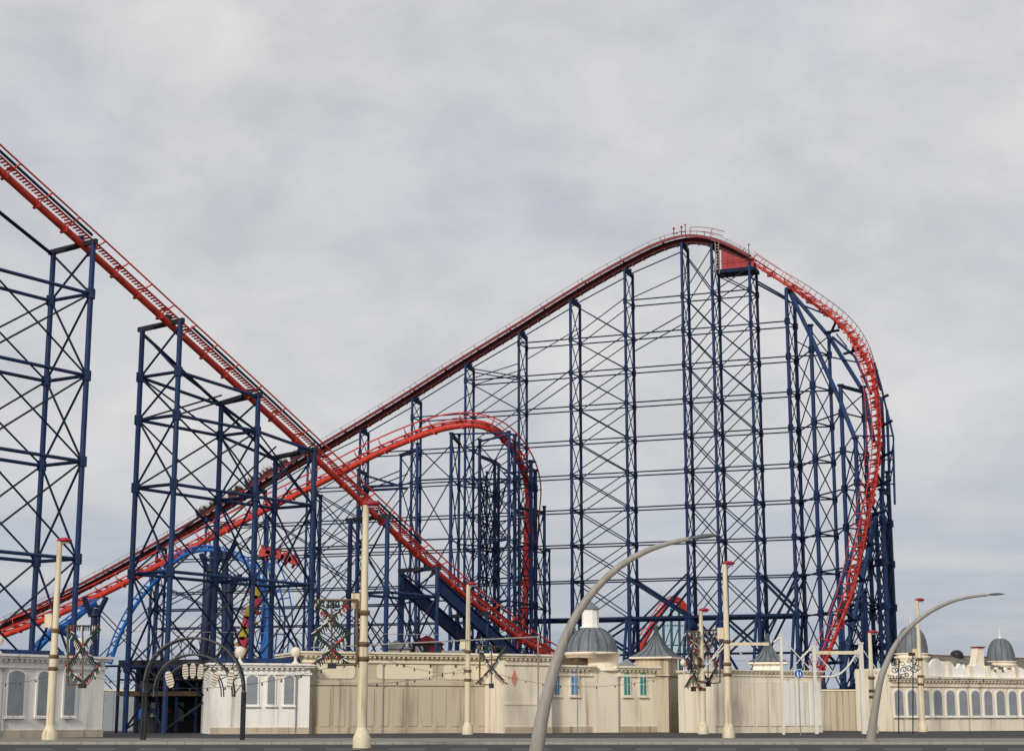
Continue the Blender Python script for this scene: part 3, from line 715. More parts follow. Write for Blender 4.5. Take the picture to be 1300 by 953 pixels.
# heavy Y shaped pillars
for (px, py, dx, r, lab) in ((268, 716, -5, .75, 'leftmost of the thick dark pillars beyond the arch'), (286, 700, 3, .62, 'middle of the thick dark pillars beyond the arch, carrying the blue crest'), (291, 742, 4, .7, 'rightmost of the thick dark pillars beyond the arch'), (120, 772, 2, .55, 'thick blue pillar under the blue ride track at far left')):
    p = P(px, py, 190 if px > 200 else 176); root = empty('ride_pillar', (p.x, p.y, 0), 0, lab, 'ride support', 'thick pillars of the blue ride')
    r *= .6; MB().tube([(dx*.09*2, 0, 0), (0, 0, p.z)], [r*1.15, r], 14).build('shaft', mat('deep_navy_paint', (.012, .024, .07), .5, .2, 1), root)
    MB().tube([(-1.2, 0, p.z+1.2), (-.3, 0, p.z-.8)], .28, 8).tube([(1.2, 0, p.z+1.2), (.3, 0, p.z-.8)], .28, 8).build('fork', M_NAVY, root)
    MB().lathe([(0, p.z-.9), (r*1.25, p.z-.9), (r*1.25, p.z-.6), (0, p.z-.6)], 14).build('collar', M_DARK, root)
# red and yellow trains of the blue ride
def car_row(name, label, pts, ma, mb, Y, sz):
    p0 = P(*pts[0], Y); root = empty(name, p0.copy(), 0, label, 'coaster train')
    n = len(pts)
    for i, (px, py) in enumerate(pts):
        p = P(px, py, Y); q = P(*pts[min(i+1, n-1)], Y) if i < n-1 else p+(p-P(*pts[i-1], Y)); t = (q-p).normalized(); ang = math.atan2(t.z, t.x)
        mx = Matrix.Translation(p-p0) @ Matrix.Rotation(-ang, 4, 'Y')
        b = MB(); b.prism([(-sz*.5, -sz*.35), (sz*.45, -sz*.3), (sz*.55, .05), (sz*.2, sz*.25), (-sz*.35, sz*.42), (-sz*.55, .1)], -.9, .9)
        c = b.build('car', ma if i % 2 == 0 else mb, root, mx)
        h = MB()
        for y in (-.55, .55):
            h.tube([(-sz*.1, y, sz*.2), (-sz*.2, y, sz*.75)], .16, 6); h.tube([(sz*.1, y, sz*.2), (sz*.05, y, -sz*.7)], .1, 5)
        h.build('seat', mb if i % 2 == 0 else ma, c)
car_row('coaster_train', 'short red train with round nose on the looping blue ride', [(337, 702), (346, 701), (355, 705), (365, 708), (374, 712)], mat('ride_red', (.48, .05, .04), .45, .25, 2), mat('ride_brick', (.3, .035, .04), .5, .25, 2), 196, 1.25)
car_row('coaster_train', 'red and yellow train hanging nose down between blue columns', [(328, 752), (325, 765), (318, 778), (314, 791), (311, 804), (309, 817), (308, 829)], mat('ride_mustard', (.45, .36, .02), .5, .25, 2), mat('ride_pink', (.5, .04, .08), .5, .2, 2), 199, 1.5)
# red coaster seen low behind the square turret
simple_track('red_ride_track', 'small red coaster track rising steeply behind the square turret', [(806, 840, 262, 30), (816, 815, 262, 35), (824, 800, 262, 35), (834, 785, 262, 35), (843, 770, 262, 30), (851, 760, 262, 20), (859, 757, 262, 0), (866, 764, 262, 0), (872, 780, 262)], M_RED, .5, None, .9, .85)
cols = [cc(842, 785, 262, .2), cc(852, 772, 262, .2), cc(862, 772, 262, .2), cc(873, 785, 262, .2), cc(884, 800, 262, .2)]
root = tower('teal_ride_support', 'teal braced framework under the small red coaster behind the turret', 'ride support', None, [], [], []) if False else empty('teal_ride_support', (cols[0][0], cols[0][1], 0), 0, 'teal braced framework under the small red coaster behind the turret', 'ride support')
for i, c in enumerate(cols):
    bar('column', lp(c, 0), lp(c, c[2]), .2, M_TEAL, root)
    if i:
        for z in (4, 8, 12, 15): bar('diagonal_brace', lp(cols[i-1], z-3.5), lp(c, z), .1, M_TEAL, root); bar('horizontal_beam', lp(cols[i-1], z), lp(c, z), .1, M_GPAN if i % 2 else M_TEAL, root)

# low park sheds that show above the walls
def shed(px0, px1, pyt, Y, wall, roofm, lab, gable=True):
    a = P(px0, pyt, Y); c = P(px1, pyt, Y); root = empty('fair_shed', (a.x, a.y, 0), 0, lab, 'fairground building', 'low fairground buildings behind the walls'); w = c.x-a.x
    MB().box((0, 0, 0), (w, 4, a.z-.9)).build('wall', wall, root)
    if gable: MB().prism([(-.3, a.z-.9), (w+.3, a.z-.9), (w*.5, a.z)], -.3, 4.3).build('roof', roofm, root)
    else: MB().box((-.2, -.3, a.z-.9), (w+.2, 4.2, a.z-.6)).build('roof', roofm, root)
    n = max(2, int(w/1.2))
    for i in range(n):
        x = (i+.2)*w/n; MB().box((x, -.06, a.z-2.4), (x+w/n*.55, -.001, a.z-1.2)).build('fascia_panel', (M_WSTEEL, M_REDB, M_GPAN, M_TIMB)[(i+int(px0)) % 4], root)
shed(400, 450, 824, 172, M_REDB, M_REDB, 'low red building behind the beige wall, left of the tallest lamp', False)
shed(486, 520, 812, 176, M_WSTEEL, M_GPAN, 'pale gabled stall right of the tallest lamp, behind the beige wall')
shed(524, 560, 806, 186, M_TIMB, M_REDB, 'brown stall with red roof behind the beige wall')
shed(563, 590, 818, 176, M_REDB, M_GPAN, 'small reddish stall left of the foot of the foreground drop', False)
shed(700, 722, 838, 200, M_GPAN, M_GPAN, 'low grey shed behind the big curved lamp')
shed(785, 806, 836, 200, M_REDB, M_GPAN, 'low shed between the dome and the square turret')
# dark station seen through the metal arch
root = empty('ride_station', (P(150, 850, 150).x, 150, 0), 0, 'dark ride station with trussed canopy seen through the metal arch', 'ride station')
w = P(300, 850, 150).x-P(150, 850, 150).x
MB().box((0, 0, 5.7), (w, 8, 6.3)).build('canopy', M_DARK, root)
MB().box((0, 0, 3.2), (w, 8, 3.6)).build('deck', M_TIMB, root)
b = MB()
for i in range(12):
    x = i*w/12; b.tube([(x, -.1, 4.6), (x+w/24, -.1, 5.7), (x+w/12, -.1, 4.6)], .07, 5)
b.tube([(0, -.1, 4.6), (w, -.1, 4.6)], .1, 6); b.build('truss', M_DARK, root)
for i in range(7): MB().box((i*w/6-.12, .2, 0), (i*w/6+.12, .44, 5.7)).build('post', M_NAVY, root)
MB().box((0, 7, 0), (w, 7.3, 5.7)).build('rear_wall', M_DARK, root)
for i in range(9): MB().box((.4+i*w/9, 6.9, 1.0+(i % 3)*.4), (.4+i*w/9+w/14, 6.99, 2.2+(i % 2)*.5)).build('panel', (M_SKYB, M_WSTEEL, M_REDB, M_GPAN)[i % 4], root)

# ------------------------------------------------------------------ buildings on the front
def bframe(name, label, cat, A, B):
    """A,B: (px,py,Y) on the wall top line. returns root, width, height; local x along, +y into the picture"""
    a, b_ = P(*A), P(*B); d = b_.xy-a.xy
    root = empty(name, (a.x, a.y, 0), math.atan2(d.y, d.x), label, cat); return root, d.length, a.z
def px2x(root, px, w):
    """local x on the wall line where pixel column px falls"""
    a = root.location; th = root.rotation_euler[2]
    p = PL(px, 860, a.xy, Vector((math.cos(th), math.sin(th)))); return (p.xy-a.xy).dot(Vector((math.cos(th), math.sin(th))))
def cornice(root, x0, x1, h, m, depth=6, dent=True, y0=0.0, k=1.0):
    MB().box((x0-.15*k, y0-.15*k, h-.95*k), (x1+.15*k, y0-.002, h-.75*k)).build('string_course', m, root)
    MB().box((x0-.3*k, y0-.38*k, h-.35*k), (x1+.3*k, y0+depth, h-.18*k)).build('cornice', m, root)
    MB().box((x0-.42*k, y0-.52*k, h-.17*k), (x1+.42*k, y0+depth, h)).build('coping', m, root)
    if k == 1.0 and depth > 1:
        MB().box((x0-.02, y0-.09, 0), (x1+.02, y0-.002, .55)).build('plinth', M_BEIGE if m != M_BEIGE else M_ROOF, root)
        for i in range(1, max(2, int((x1-x0)/6.5))):
            xp = x0+i*6.5+.6
            MB().tube([(xp, y0-.12, .1), (xp, y0-.12, h-.96)], .05, 8).box((xp-.1, y0-.2, h-1.15), (xp+.1, y0-.1, h-.97)).build('drainpipe', M_GPAN, root)
    if dent:
        me = meshof(MB().box((0, y0-.3*k, h-.52*k), (.22, y0-.003, h-.36*k)), 'dentil', m); n = int((x1-x0)/.44)
        for i in range(min(n, 120)): link('dentil', me, root, Matrix.Translation((x0+i*.44, 0, 0)))
def arch_poly(x0, x1, z0, z1, rise, n=8):
    cx = (x0+x1)/2; r = (x1-x0)/2; pts = [(x0, z0), (x1, z0)]
    for i in range(n+1):
        a = math.pi*i/n; pts.append((cx+r*math.cos(a), z1-rise+rise*math.sin(a)))
    return pts
def arch_window(root, x0, x1, z0, z1, glass, surround, rise=.5):
    f = MB().prism(arch_poly(x0-.14, x1+.14, z0-.14, z1+.12, rise+.05), -.10, -.002).build('window', surround, root)
    MB().prism(arch_poly(x0, x1, z0, z1, rise), -.125, -.102).build('pane', glass, f)
    xm = (x0+x1)/2; zs = z0+(z1-z0)*.45
    if glass in (M_WINB, M_WING): MB().box((xm-.02, -.15, z0), (xm+.02, -.126, z1-.02)).box((x0, -.15, zs), (x1, -.126, zs+.05)).build('glazing_bar', surround, f)
    MB().box((x0-.22, -.2, z0-.24), (x1+.22, -.103, z0-.1)).build('sill', surround, f)
    return f
def finial(root, x, z, r=.42, y=.6):
    MB().lathe([(.3, 0), (.3, .1), (.14, .22), (.1, .5), (.2, .6)], 12, (x, y, z)).build('finial_stem', M_GLOBE, root)
    MB().lathe([(max(.001, r*math.sin(math.pi*i/12)), .55+r-r*math.cos(math.pi*i/12)) for i in range(13)], 18, (x, y, z)).build('ball_finial', M_GLOBE, root)

def loc(root, p):
    th = root.rotation_euler[2]; d = p.xy-root.location.xy
    return (d.x*math.cos(th)+d.y*math.sin(th), -d.x*math.sin(th)+d.y*math.cos(th))
def wallY(root, px):
    th = root.rotation_euler[2]; return PL(px, 860, root.location.xy, Vector((math.cos(th), math.sin(th)))).y
# B1 white building at far left
zt = P(0, 829, 118).z
root, w, h = bframe('white_building', 'white rendered building at far left with grey recessed panels', 'building', (-110, 825.5, solveY(-110, 825.5, zt)), (134, 833.5, solveY(134, 833.5, zt)))
MB().box((0, 0, 0), (w, 9, h-.18)).build('wall', M_WHITE, root); cornice(root, 0, w, h, M_WHITE, 9)
for a_, b_ in ((-62, -46), (-25, -12), (10, 30), (48, 61), (82, 95)):
    x0, x1 = px2x(root, a_, w), px2x(root, b_, w)
    arch_window(root, x0, x1, h-4.2, h-1.15, M_GPAN, M_WHITE, .32)
finial(root, px2x(root, 2, w), h, .37); finial(root, px2x(root, -70, w), h, .37); finial(root, px2x(root, 105, w), h, .4)
MB().box((px2x(root, 8, w), 1.5, h), (px2x(root, 96, w), 6, h+.38)).build('blue_roof_kerb', M_BLUE, root)

# B2 white building between arch and beige wall
zt = P(270, 841, 143).z
root, w, h = bframe('white_building', 'small white building with three grey arched panels right of the metal arch', 'building', (270, 841, 143), (394, 842, solveY(394, 842, zt)))
MB().box((0, 0, 0), (w, 8, h-.18)).build('wall', M_WHITE, root); cornice(root, 0, w, h, M_WHITE, 8)
for a_, b_ in ((313, 327), (340, 349), (361, 373)):
    arch_window(root, px2x(root, a_, w), px2x(root, b_, w), h-3.4, h-.98, M_GPAN, M_WHITE, .34)
finial(root, px2x(root, 305, w), h, .44); finial(root, px2x(root, 376, w), h, .44)
MB().box((px2x(root, 280, w), 2, h), (px2x(root, 392, w), 7, h+.5)).build('blue_roof_kerb', M_BLUE, root)

# B3 long beige building
zt = P(386, 826, 146).z
root, w, h = bframe('beige_building', 'long beige stone building with pale rounded panels behind the tallest lamp post', 'building', (386, 826, 146), (640, 829.5, solveY(640, 829.5, zt)))
MB().box((0, 0, 0), (w, 9, h-.18)).build('wall', M_BEIGE, root); cornice(root, 0, w, h, M_LPAN, 9)
def rrect(x0, x1, z0, z1, r=.3):
    pts = []
    for cx, cz, a0 in ((x1-r, z0+r, -90), (x1-r, z1-r, 0), (x0+r, z1-r, 90), (x0+r, z0+r, 180)):
        for k in range(4): a = R(a0+k*30); pts.append((cx+r*math.cos(a), cz+r*math.sin(a)))
    return pts
for a_, b_ in ((403, 450), (478, 549), (563, 623)):
    x0, x1 = px2x(root, a_, w), px2x(root, b_, w)
    MB().prism(rrect(x0-.1, x1+.1, h-2.35, h-.98, .4), -.03, -.001).build('panel_surround', M_BEIGE, root)
    MB().prism(rrect(x0, x1, h-2.28, h-1.05), -.05, -.031).build('recessed_panel', M_LPAN, root)
MB().box((-.05, -.12, h-2.85), (w+.05, -.002, h-2.55)).build('string_course', M_BEIGE, root)
for px in (450, 512, 546, 578, 608): x = px2x(root, px, w); MB().box((x-.07, -.12, h-1.25), (x+.07, -.052, h-.96)).build('bracket', M_RUST, root)
for k in range(14): MB().box((k*w/14+.2, -.06, .6), (k*w/14+w/14-.25, -.002, h-3.1)).build('stone_panel', M_BEIGE, root)

# B4 cream end bay with a diamond
zt = P(641, 830, 148.5).z
root, w, h = bframe('cream_building', 'cream bay with a salmon diamond, left of the big curved lamp foot', 'building', (641, 829.5, 148.5), (700, 831, solveY(700, 831, zt)))
MB().box((0, 0, 0), (w, 9, h-.18)).build('wall', M_CREAM, root); cornice(root, 0, w, h, M_CREAM, 9)
xd = px2x(root, 653, w); MB().prism([(xd, h-2.85), (xd+.32, h-2.15), (xd, h-1.35), (xd-.32, h-2.15)], -.04, -.001).build('diamond_ornament', M_DIAM, root)
MB().box((-.02, -.05, h-4.4), (w, -.002, h-4.2)).build('string_course', M_CREAM, root)

# B5 pavilion with dome
zt = P(706, 844, 152).z
root, w, h = bframe('domed_pavilion', 'cream pavilion with lead dome and white lantern behind the big curved lamp', 'building', (699, 843.5, 152), (838, 846.2, solveY(838, 846.2, zt)))
MB().box((0, 0, 0), (w, 10, h-.18)).build('wall', M_CREAM, root); cornice(root, 0, px2x(root, 750, w), h, M_CREAM, 10); cornice(root, px2x(root, 786, w), w, h, M_CREAM, 10)
for (a_, b_, g) in ((703.5, 709.5, M_WINB), (724.5, 733, M_WINB), (791.5, 799, M_WING), (812, 819.5, M_WING)):
    arch_window(root, px2x(root, a_, w), px2x(root, b_, w), h-2.6, h-.55, g, M_CREAM, .2)
u_ = 152/2130.*1.02                        # metres per photograph pixel here
Yd = wallY(root, 751)+2.4; cx, cyy = loc(root, P(751, 827, Yd)); zr = P(750, 827, Yd-2).z
b = MB().lathe([(1.9, h-.5), (1.9, zr-.1)], 32, (cx+.7, cyy, 0)); b.build('drum', M_CREAM, root)
MB().lathe([(2.3, h-.45), (2.35, h-.2), (1.95, h-.1)], 32, (cx+.75, cyy, 0)).build('drum_base', M_CREAM, root)
MB().lathe([(1.0, zr-.55), (2.35, zr-.5), (2.45, zr-.25), (2.72, zr-.18), (2.72, zr-.02), (2.35, zr+.02)], 36, (cx, cyy, 0)).build('ring_cornice', M_CREAM, root)
Rd = 2.38; hd = P(748, 795, Yd).z-zr
MB().lathe([(Rd*math.cos(math.pi/2*i/10*.92)+.0, zr+hd*math.sin(math.pi/2*i/10*.92)/math.sin(math.pi/2*.92)) for i in range(11)], 36, (cx, cyy, 0)).build('dome', M_LEAD, root)
for k in range(16):
    a = 2*math.pi*k/16+.1
    MB().tube([(cx+(Rd*math.cos(math.pi/2*i/8*.92)+.02)*math.cos(a), cyy+(Rd*math.cos(math.pi/2*i/8*.92)+.02)*math.sin(a), zr+.02+hd*math.sin(math.pi/2*i/8*.92)/math.sin(math.pi/2*.92)) for i in range(9)], .035, 5).build('dome_rib', M_LEADR, root)
zl = zr+hd; zl2 = P(748, 773, Yd).z; zl3 = P(748, 762, Yd).z
MB().lathe([(.95, zl-.15), (.95, zl), (.78, zl+.02), (.78, zl2)], 10, (cx-.1, cyy, 0), False).build('lantern', M_WHITE, root)
MB().lathe([(.95, zl2), (.93, zl2+.05), (.5, zl2+(zl3-zl2)*.45), (.2, zl2+(zl3-zl2)*.8), (.02, zl3)], 20, (cx-.1, cyy, 0)).build('lantern_roof', M_LEAD, root)
MB().lathe([(.06, zl3-.05), (.09, zl3+.1), (.01, zl3+.3)], 8, (cx-.1, cyy, 0)).build('finial', M_LEAD, root)
MB().box((cx-2.1, cyy-.9, h), (cx-.8, cyy+2, zr-.5)).build('dark_side_wall', M_TIMB, root)

# turrets with concave roofs
def turret(px, pyE, Y, half, pyA, rot, lab, wallm, m2):
    c = P(px, pyE, Y); root = empty('turret', (c.x, c.y+half, 0), rot, lab, 'turret'); ze = c.z; za = P(px, pyA, Y).z
    MB().box((-half*.78, -half*.78, 0), (half*.78, half*.78, ze-.12)).build('wall', wallm, root)
    MB().box((-half*.9, -half*.9, ze-1.75), (half*.9, half*.9, ze-1.6)).build('ledge', wallm, root)
    MB().box((-half*1.02, -half*1.02, ze-.15), (half*1.02, half*1.02, ze)).build('eave', M_CREAM, root)
    prof = [(1.0, 0), (.74, .12), (.52, .28), (.34, .48), (.2, .7), (.1, .88), (.06, 1.0)]
    n = 4
    b = MB(); vs = []; fs = []
    for r, t in prof:
        for (sx, sy) in ((-1, -1), (1, -1), (1, 1), (-1, 1)): vs.append((sx*half*r, sy*half*r, ze+.01+(za-ze)*t))
    for i in range(len(prof)-1):
        for k in range(4): fs.append((i*4+k, i*4+(k+1) % 4, (i+1)*4+(k+1) % 4, (i+1)*4+k))
    fs.append(tuple(range(len(vs)-4, len(vs)))); b.add(vs, fs); b.build('roof', M_LEAD, root)
    for side in range(4):
        rm = Matrix.Rotation(side*math.pi/2, 4, 'Z')
        for q in (-1, -.6, -.2, .2, .6):
            MB().tube([rm @ Vector((half*r*q, -half*r-.01, ze+.03+(za-ze)*t)) for r, t in prof], .04, 5).build('roof_seam', M_LEADR, root)
    MB().lathe([(.12*half, 0), (.1*half, .25), (.14*half, .35), (.02, .6)], 8, (0, 0, za)).build('finial', M_LEADR, root)
    for side in range(4):
        rm = Matrix.Rotation(side*math.pi/2, 4, 'Z')
        for k in range(6):
            x = -half*.7+k*half*1.4/6
            me = meshof(MB().box((x, -half*.78-.05, ze-1.5), (x+half*1.4/6-.06, -half*.78-.001, ze-.25)), 'board', m2)
            link('board', me, root, rm)
    return root
turret(836, 833, 157, 2.0, 799, R(-22), 'square turret with swept lead roof standing right of the domed pavilion', M_BEIGE, M_BEIGE)
turret(979, 840, 158, 1.75, 810, R(-10), 'low turret with swept lead roof above the cream wall at right', M_WHITE, M_WHITE)
zt = P(930, 850, 150).z
root, w, h = bframe('cream_building', 'plain cream wall building under the right turret, behind the round blue sign', 'building', (905, 849, 150), (1042, 852, solveY(1042, 852, zt)))
MB().box((0, 0, 0), (w, 5.5, h-.18)).build('wall', M_CREAM, root); cornice(root, 0, w, h, M_CREAM, 5.5, True, 0, .6)
for k in range(8): MB().box((k*w/8+.12, -.06, .6), ((k+1)*w/8-.12, -.002, h-1.0)).build('render_panel', M_WHITE if k > 4 else M_CREAM, root)
root, w, h = bframe('green_hoarding', 'dull green hoarding between the square turret and the right lamp post', 'hoarding', (866, 854, 160), (908, 855, 160))
for k in range(5): MB().box((k*w/5, 0, 0), ((k+1)*w/5-.04, .1, h)).build('board', mat('dull_green', (.10, .16, .09), .8, .2), root)

# B8 seafront building at the right with two domes
zt = P(1170, 846, 165).z
root, w, h = bframe('seafront_building', 'cream seafront building with scalloped parapet and two grey egg domes at far right', 'building', (1130, 846, 165), (1330, 849, solveY(1330, 849, zt)))
def X(px): return px2x(root, px, w)
MB().box((0, 0, 0), (w, 5.5, h-.1)).build('wall', M_CREAM, root)
cornice(root, 0, w, h-.9, M_CREAM, .01, True)
up_ = 165/2130.
def zz(py): return P(1200, py, 166).z
xr0 = X(1181)
MB().add([(xr0, .6, h-.1), (w+4, .6, h-.1), (w+4, 4, zz(836)+.35), (xr0, 4, zz(831)+.2)], [(0, 1, 2, 3)]).add([(xr0, 4, zz(831)+.2), (w+4, 4, zz(836)+.35), (w+4, 7.4, h-.1), (xr0, 7.4, h-.1)], [(0, 1, 2, 3)]).add([(xr0, .6, h-.1), (xr0, 4, zz(831)+.2), (xr0, 7.4, h-.1)], [(0, 1, 2)]).build('roof', M_ROOF, root)
MB().tube([(xr0, 4, zz(831)+.22), (w+4, 4, zz(836)+.37)], .1, 6).build('roof_ridge', M_RUST, root)
def ovoid(px, pyb, pya, pys, halfpx, y):
    Yd = wallY(root, px)+y; s = Yd/2130.; x, y = loc(root, P(px, pyb, Yd)); r = halfpx*s; z0 = P(px, pyb, Yd).z; z1 = P(px, pya, Yd).z; z2 = P(px, pys, Yd).z
    MB().lathe([(r*1.02, h-.6), (r*1.02, z0-.55), (r*1.15, z0-.45), (r*1.15, z0-.3), (r*1.0, z0-.28), (r*1.0, z0-.12), (r*1.12, z0-.1), (r*1.12, z0), (r*.9, z0)], 28, (x, y, 0)).build('drum', M_CREAM, root)
    prof = [(r*math.cos(math.pi/2*t)**.72 if t < 1 else .02, z0+(z1-z0)*math.sin(math.pi/2*t)**1.0) for t in [i/12 for i in range(13)]]
    d = MB().lathe(prof, 28, (x, y, 0)).build('dome', M_LEAD, root)
    for k in range(14):
        a = 2*math.pi*k/14; MB().tube([(x+(pr+.015)*math.cos(a), y+(pr+.015)*math.sin(a), z) for pr, z in prof[::2]], .025, 4).build('dome_rib', M_LEADR, d)
    MB().lathe([(.22, z1-.05), (.16, z1+.15), (.07, z1+.35), (.07, z1+(z2-z1)*.6), (.015, z2)], 10, (x, y, 0)).build('spire', M_WSTEEL, root)
ovoid(1158, 829, 795, 774, 19.5, 3.6); ovoid(1271, 839, 810, 792, 17, 3.4)
xv = loc(root, P(1222.5, 825, wallY(root, 1222)+4))[0]-.8; MB().lathe([(.62, -.2), (.68, .15), (.55, .45), (.25, .62), (0.01, .65)], 12, (xv+.8, 4, zz(830)+.05)).build('roof_vent', M_DARK, root)
xc = X(1251); MB().prism([(xc-.95, h-.3), (xc+.42, h-.3), (xc+.40, zz(819.5)), (xc-.28, zz(819.5))], .5, 1.4).build('chimney', M_CREAM, root)
MB().box((xc-.38, .35, zz(819.5)), (xc+.5, 1.5, zz(817.8))).build('chimney_cap', M_LRED, root)
# scalloped parapet, one piece per bay
def scallop(x0, x1, kind, z0, z1):
    n = 14; pts = [(x0, z0), (x1, z0)]; 
    for i in range(n+1):
        t = i/n; x = x1+(x0-x1)*t
        if kind == 'round': z = z1-.55+.55*math.sin(math.pi*t)
        elif kind == 'dip': z = z1-.55*math.sin(math.pi*t)
        else: z = z1-.5+.5*(1-abs(2*t-1))**1.5
        pts.append((x, z))
    MB().prism(pts, -.12, .28).build('parapet_bay', M_WHITE, root)
zp = zz(839)
bays = [(1131, 1150, 'dip', 842), (1150, 1171, 'round', 841), (1171, 1181, 'flat', 841), (1181, 1197, 'round', 836), (1197, 1204, 'dip', 839.5), (1204, 1213, 'peak', 841), (1213, 1224, 'peak', 842), (1224, 1232, 'dip', 843), (1232, 1251, 'round', 842), (1255, 1266, 'dip', 846), (1266, 1278, 'dip', 846), (1278, 1288, 'dip', 847), (1288, 1302, 'round', 846), (1302, 1322, 'dip', 848)]
for a_, b_, kd, py in bays: scallop(X(a_)+.02, X(b_)-.02, kd if kd != 'flat' else 'round', h-1.0, zz(py)+.1)
for px in (1171, 1204, 1232, 1254, 1290): x = X(px); MB().box((x-.22, -.22, h-1.2), (x+.22, .34, zz(840 if px < 1210 else 845)+.15)).build('parapet_pier', M_CREAM, root)
for k in range(12):
    x = X(1134)+k*(w-1)/12; f = arch_window(root, x, x+1.0, h-4.6, h-2.2, M_GPAN, M_WHITE, .4)
b = MB()
for px in (1262, 1272): b.lathe([(.13*math.sin(i*math.pi/6)+.001, .13*math.cos(i*math.pi/6)) for i in range(7)], 8, (X(px), -.2, zz(849)))
b.build('boss_ornament', M_RUST, root)
# perimeter wall filling the gaps at ground level
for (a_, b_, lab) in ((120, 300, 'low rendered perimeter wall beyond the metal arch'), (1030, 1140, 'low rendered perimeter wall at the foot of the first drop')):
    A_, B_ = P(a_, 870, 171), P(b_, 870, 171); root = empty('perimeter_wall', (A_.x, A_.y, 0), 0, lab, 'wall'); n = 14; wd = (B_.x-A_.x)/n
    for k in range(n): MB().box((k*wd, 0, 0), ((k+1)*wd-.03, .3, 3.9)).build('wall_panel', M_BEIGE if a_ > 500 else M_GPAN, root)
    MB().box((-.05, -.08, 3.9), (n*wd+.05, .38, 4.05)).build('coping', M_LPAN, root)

# ------------------------------------------------------------------ street lamps
def lamp(px, py, H, lab, r=.19, side=1):
    Y = solveY(px, py, H); p = P(px, py, Y); root = empty('street_lamp', (p.x, p.y, 0), 0, lab, 'street lamp', 'cream lamp columns with red hoods')
    MB().tube([(0, 0, 0), (0, 0, H*.42)], r*1.35, 16).build('lower_shaft', M_LPOST, root)
    MB().tube([(0, 0, H*.42), (0, 0, H*.45), (0, 0, H)], [r*1.35, r*1.12, r*.82], 16).build('upper_shaft', M_LPOST, root)
    for z in (.36, .42, .55): MB().lathe([(r*1.38, H*z-.12), (r*1.6, H*z-.1), (r*1.6, H*z+.1), (r*1.38, H*z+.12)], 16).build('collar', M_RUST, root)
    MB().lathe([(r*2.4, .0), (r*2.4, .5), (r*1.7, .8), (r*1.35, 1.0)], 16).build('base', M_LPOST, root)
    MB().box((-r*3.4, -.16, H*.565), (-r*1.1, .16, H*.63)).build('control_box', M_LPOST, root)
    # boat shaped hood
    hd = MB(); n = 12; vs = []; fs = []; Lh = .92
    for j in range(n+1):
        t = j/n; x = -.18+Lh*1.0*t; wv = .24*math.sin(math.pi*min(.97, max(.03, t)))**.5; hv = .17*math.sin(math.pi*min(.97, max(.03, t)))**.6
        for k in range(8): a = 2*math.pi*k/8; vs.append((side*x, wv*math.cos(a), H+.08+hv*math.sin(a)))
    for j in range(n):
        for k in range(8): fs.append((j*8+k, j*8+(k+1) % 8, (j+1)*8+(k+1) % 8, (j+1)*8+k))
    fs += [tuple(range(8)), tuple(range(n*8, n*8+8))]
    hd.add(vs, fs, True); hd.build('lamp_hood', M_LRED, root)
    MB().box((-.02, -.14, H-.13), (side*.6, .14, H-.06)).build('lens', M_GPAN, root)
    return root, p
lamps = {}
for (px, py, H, lab) in ((76, 687, 12.2, 'cream lamp column with red hood at far left in front of the white building'), (464.5, 641, 12.2, 'tallest cream lamp column with red hood, left of centre'), (594.5, 742, 12.2, 'slim cream lamp column with red hood at the foot of the foreground drop'),
        (920, 716, 12.2, 'cream lamp column with red hood right of the blue lift trestle feet'), (1164, 762, 12.2, 'cream lamp column with red hood crossing behind the right curved lamp'), (889.5, 775, 10.2, 'shorter cream lamp column left of the taller one, amid illuminations'),
        (1104, 803, 8.6, 'low cream lamp column with red hood at the foot of the first drop')):
    lamps[px] = lamp(px, py, H, lab)
def curved_lamp(pts, Y, r0, r1, head, lab):
    base = P(*pts[0], Y); root = empty('curved_street_lamp', (base.x, Y, 0), 0, lab, 'street lamp', 'tall curved grey lamps')
    pl = [P(px, py, Y)-Vector((base.x, Y, 0)) for px, py in pts]
    pl = [Vector((pl[0].x-.16*pl[0].z, 0, .12))]+pl
    sm = [q[0] for q in catmull([(q, 0) for q in pl], .3)]; n = len(sm)
    MB().tube(sm, [r0+(r1-r0)*(i/(n-1))**.8 for i in range(n)], 18).build('arm', M_GALV, root)
    MB().lathe([(0, .12), (r0*1.7, .12), (r0*1.7, .17), (r0*1.05, .18)], 18, (pl[0].x, 0, 0)).build('base_plate', M_GALV, root)
    e, q = sm[-1], P(*head, Y)-Vector((base.x, Y, 0)); d = q-e
    hb = MB(); vs = []; fs = []; m = 10
    for j in range(m+1):
        t = j/m; c = e+d*t; wv = d.length*.16*math.sin(math.pi*min(.98, max(.04, t)))**.55+.01; hv = wv*.42
        for k in range(10):
            a = 2*math.pi*k/10; s_ = math.sin(a); vs.append((c.x, c.y+wv*math.cos(a), c.z+hv*s_*(1.5 if s_ > 0 else .6)))
    for j in range(m):
        for k in range(10): fs.append((j*10+k, j*10+(k+1) % 10, (j+1)*10+(k+1) % 10, (j+1)*10+k))
    fs += [tuple(range(10)), tuple(range(m*10, m*10+10))]
    hb.add(vs, fs, True); hb.build('lamp_head', mat('grey_lamp_head', (.10, .11, .12), .4, .1, 4), root)
    return root
curved_lamp([(689, 905), (700, 862), (707, 838), (719, 806), (735, 775), (757, 746), (786, 719), (818, 700), (850, 689), (883, 682)], 62, .285, .075, (913, 679.5), 'big grey curved lamp arching over the domed pavilion at centre')
curved_lamp([(1110, 905), (1118, 862), (1124, 845), (1136, 820), (1153, 798), (1176, 779), (1203, 765), (1228, 758), (1253, 755)], 98, .27, .07, (1275, 754), 'grey curved lamp arching at the right in front of the grey egg dome')

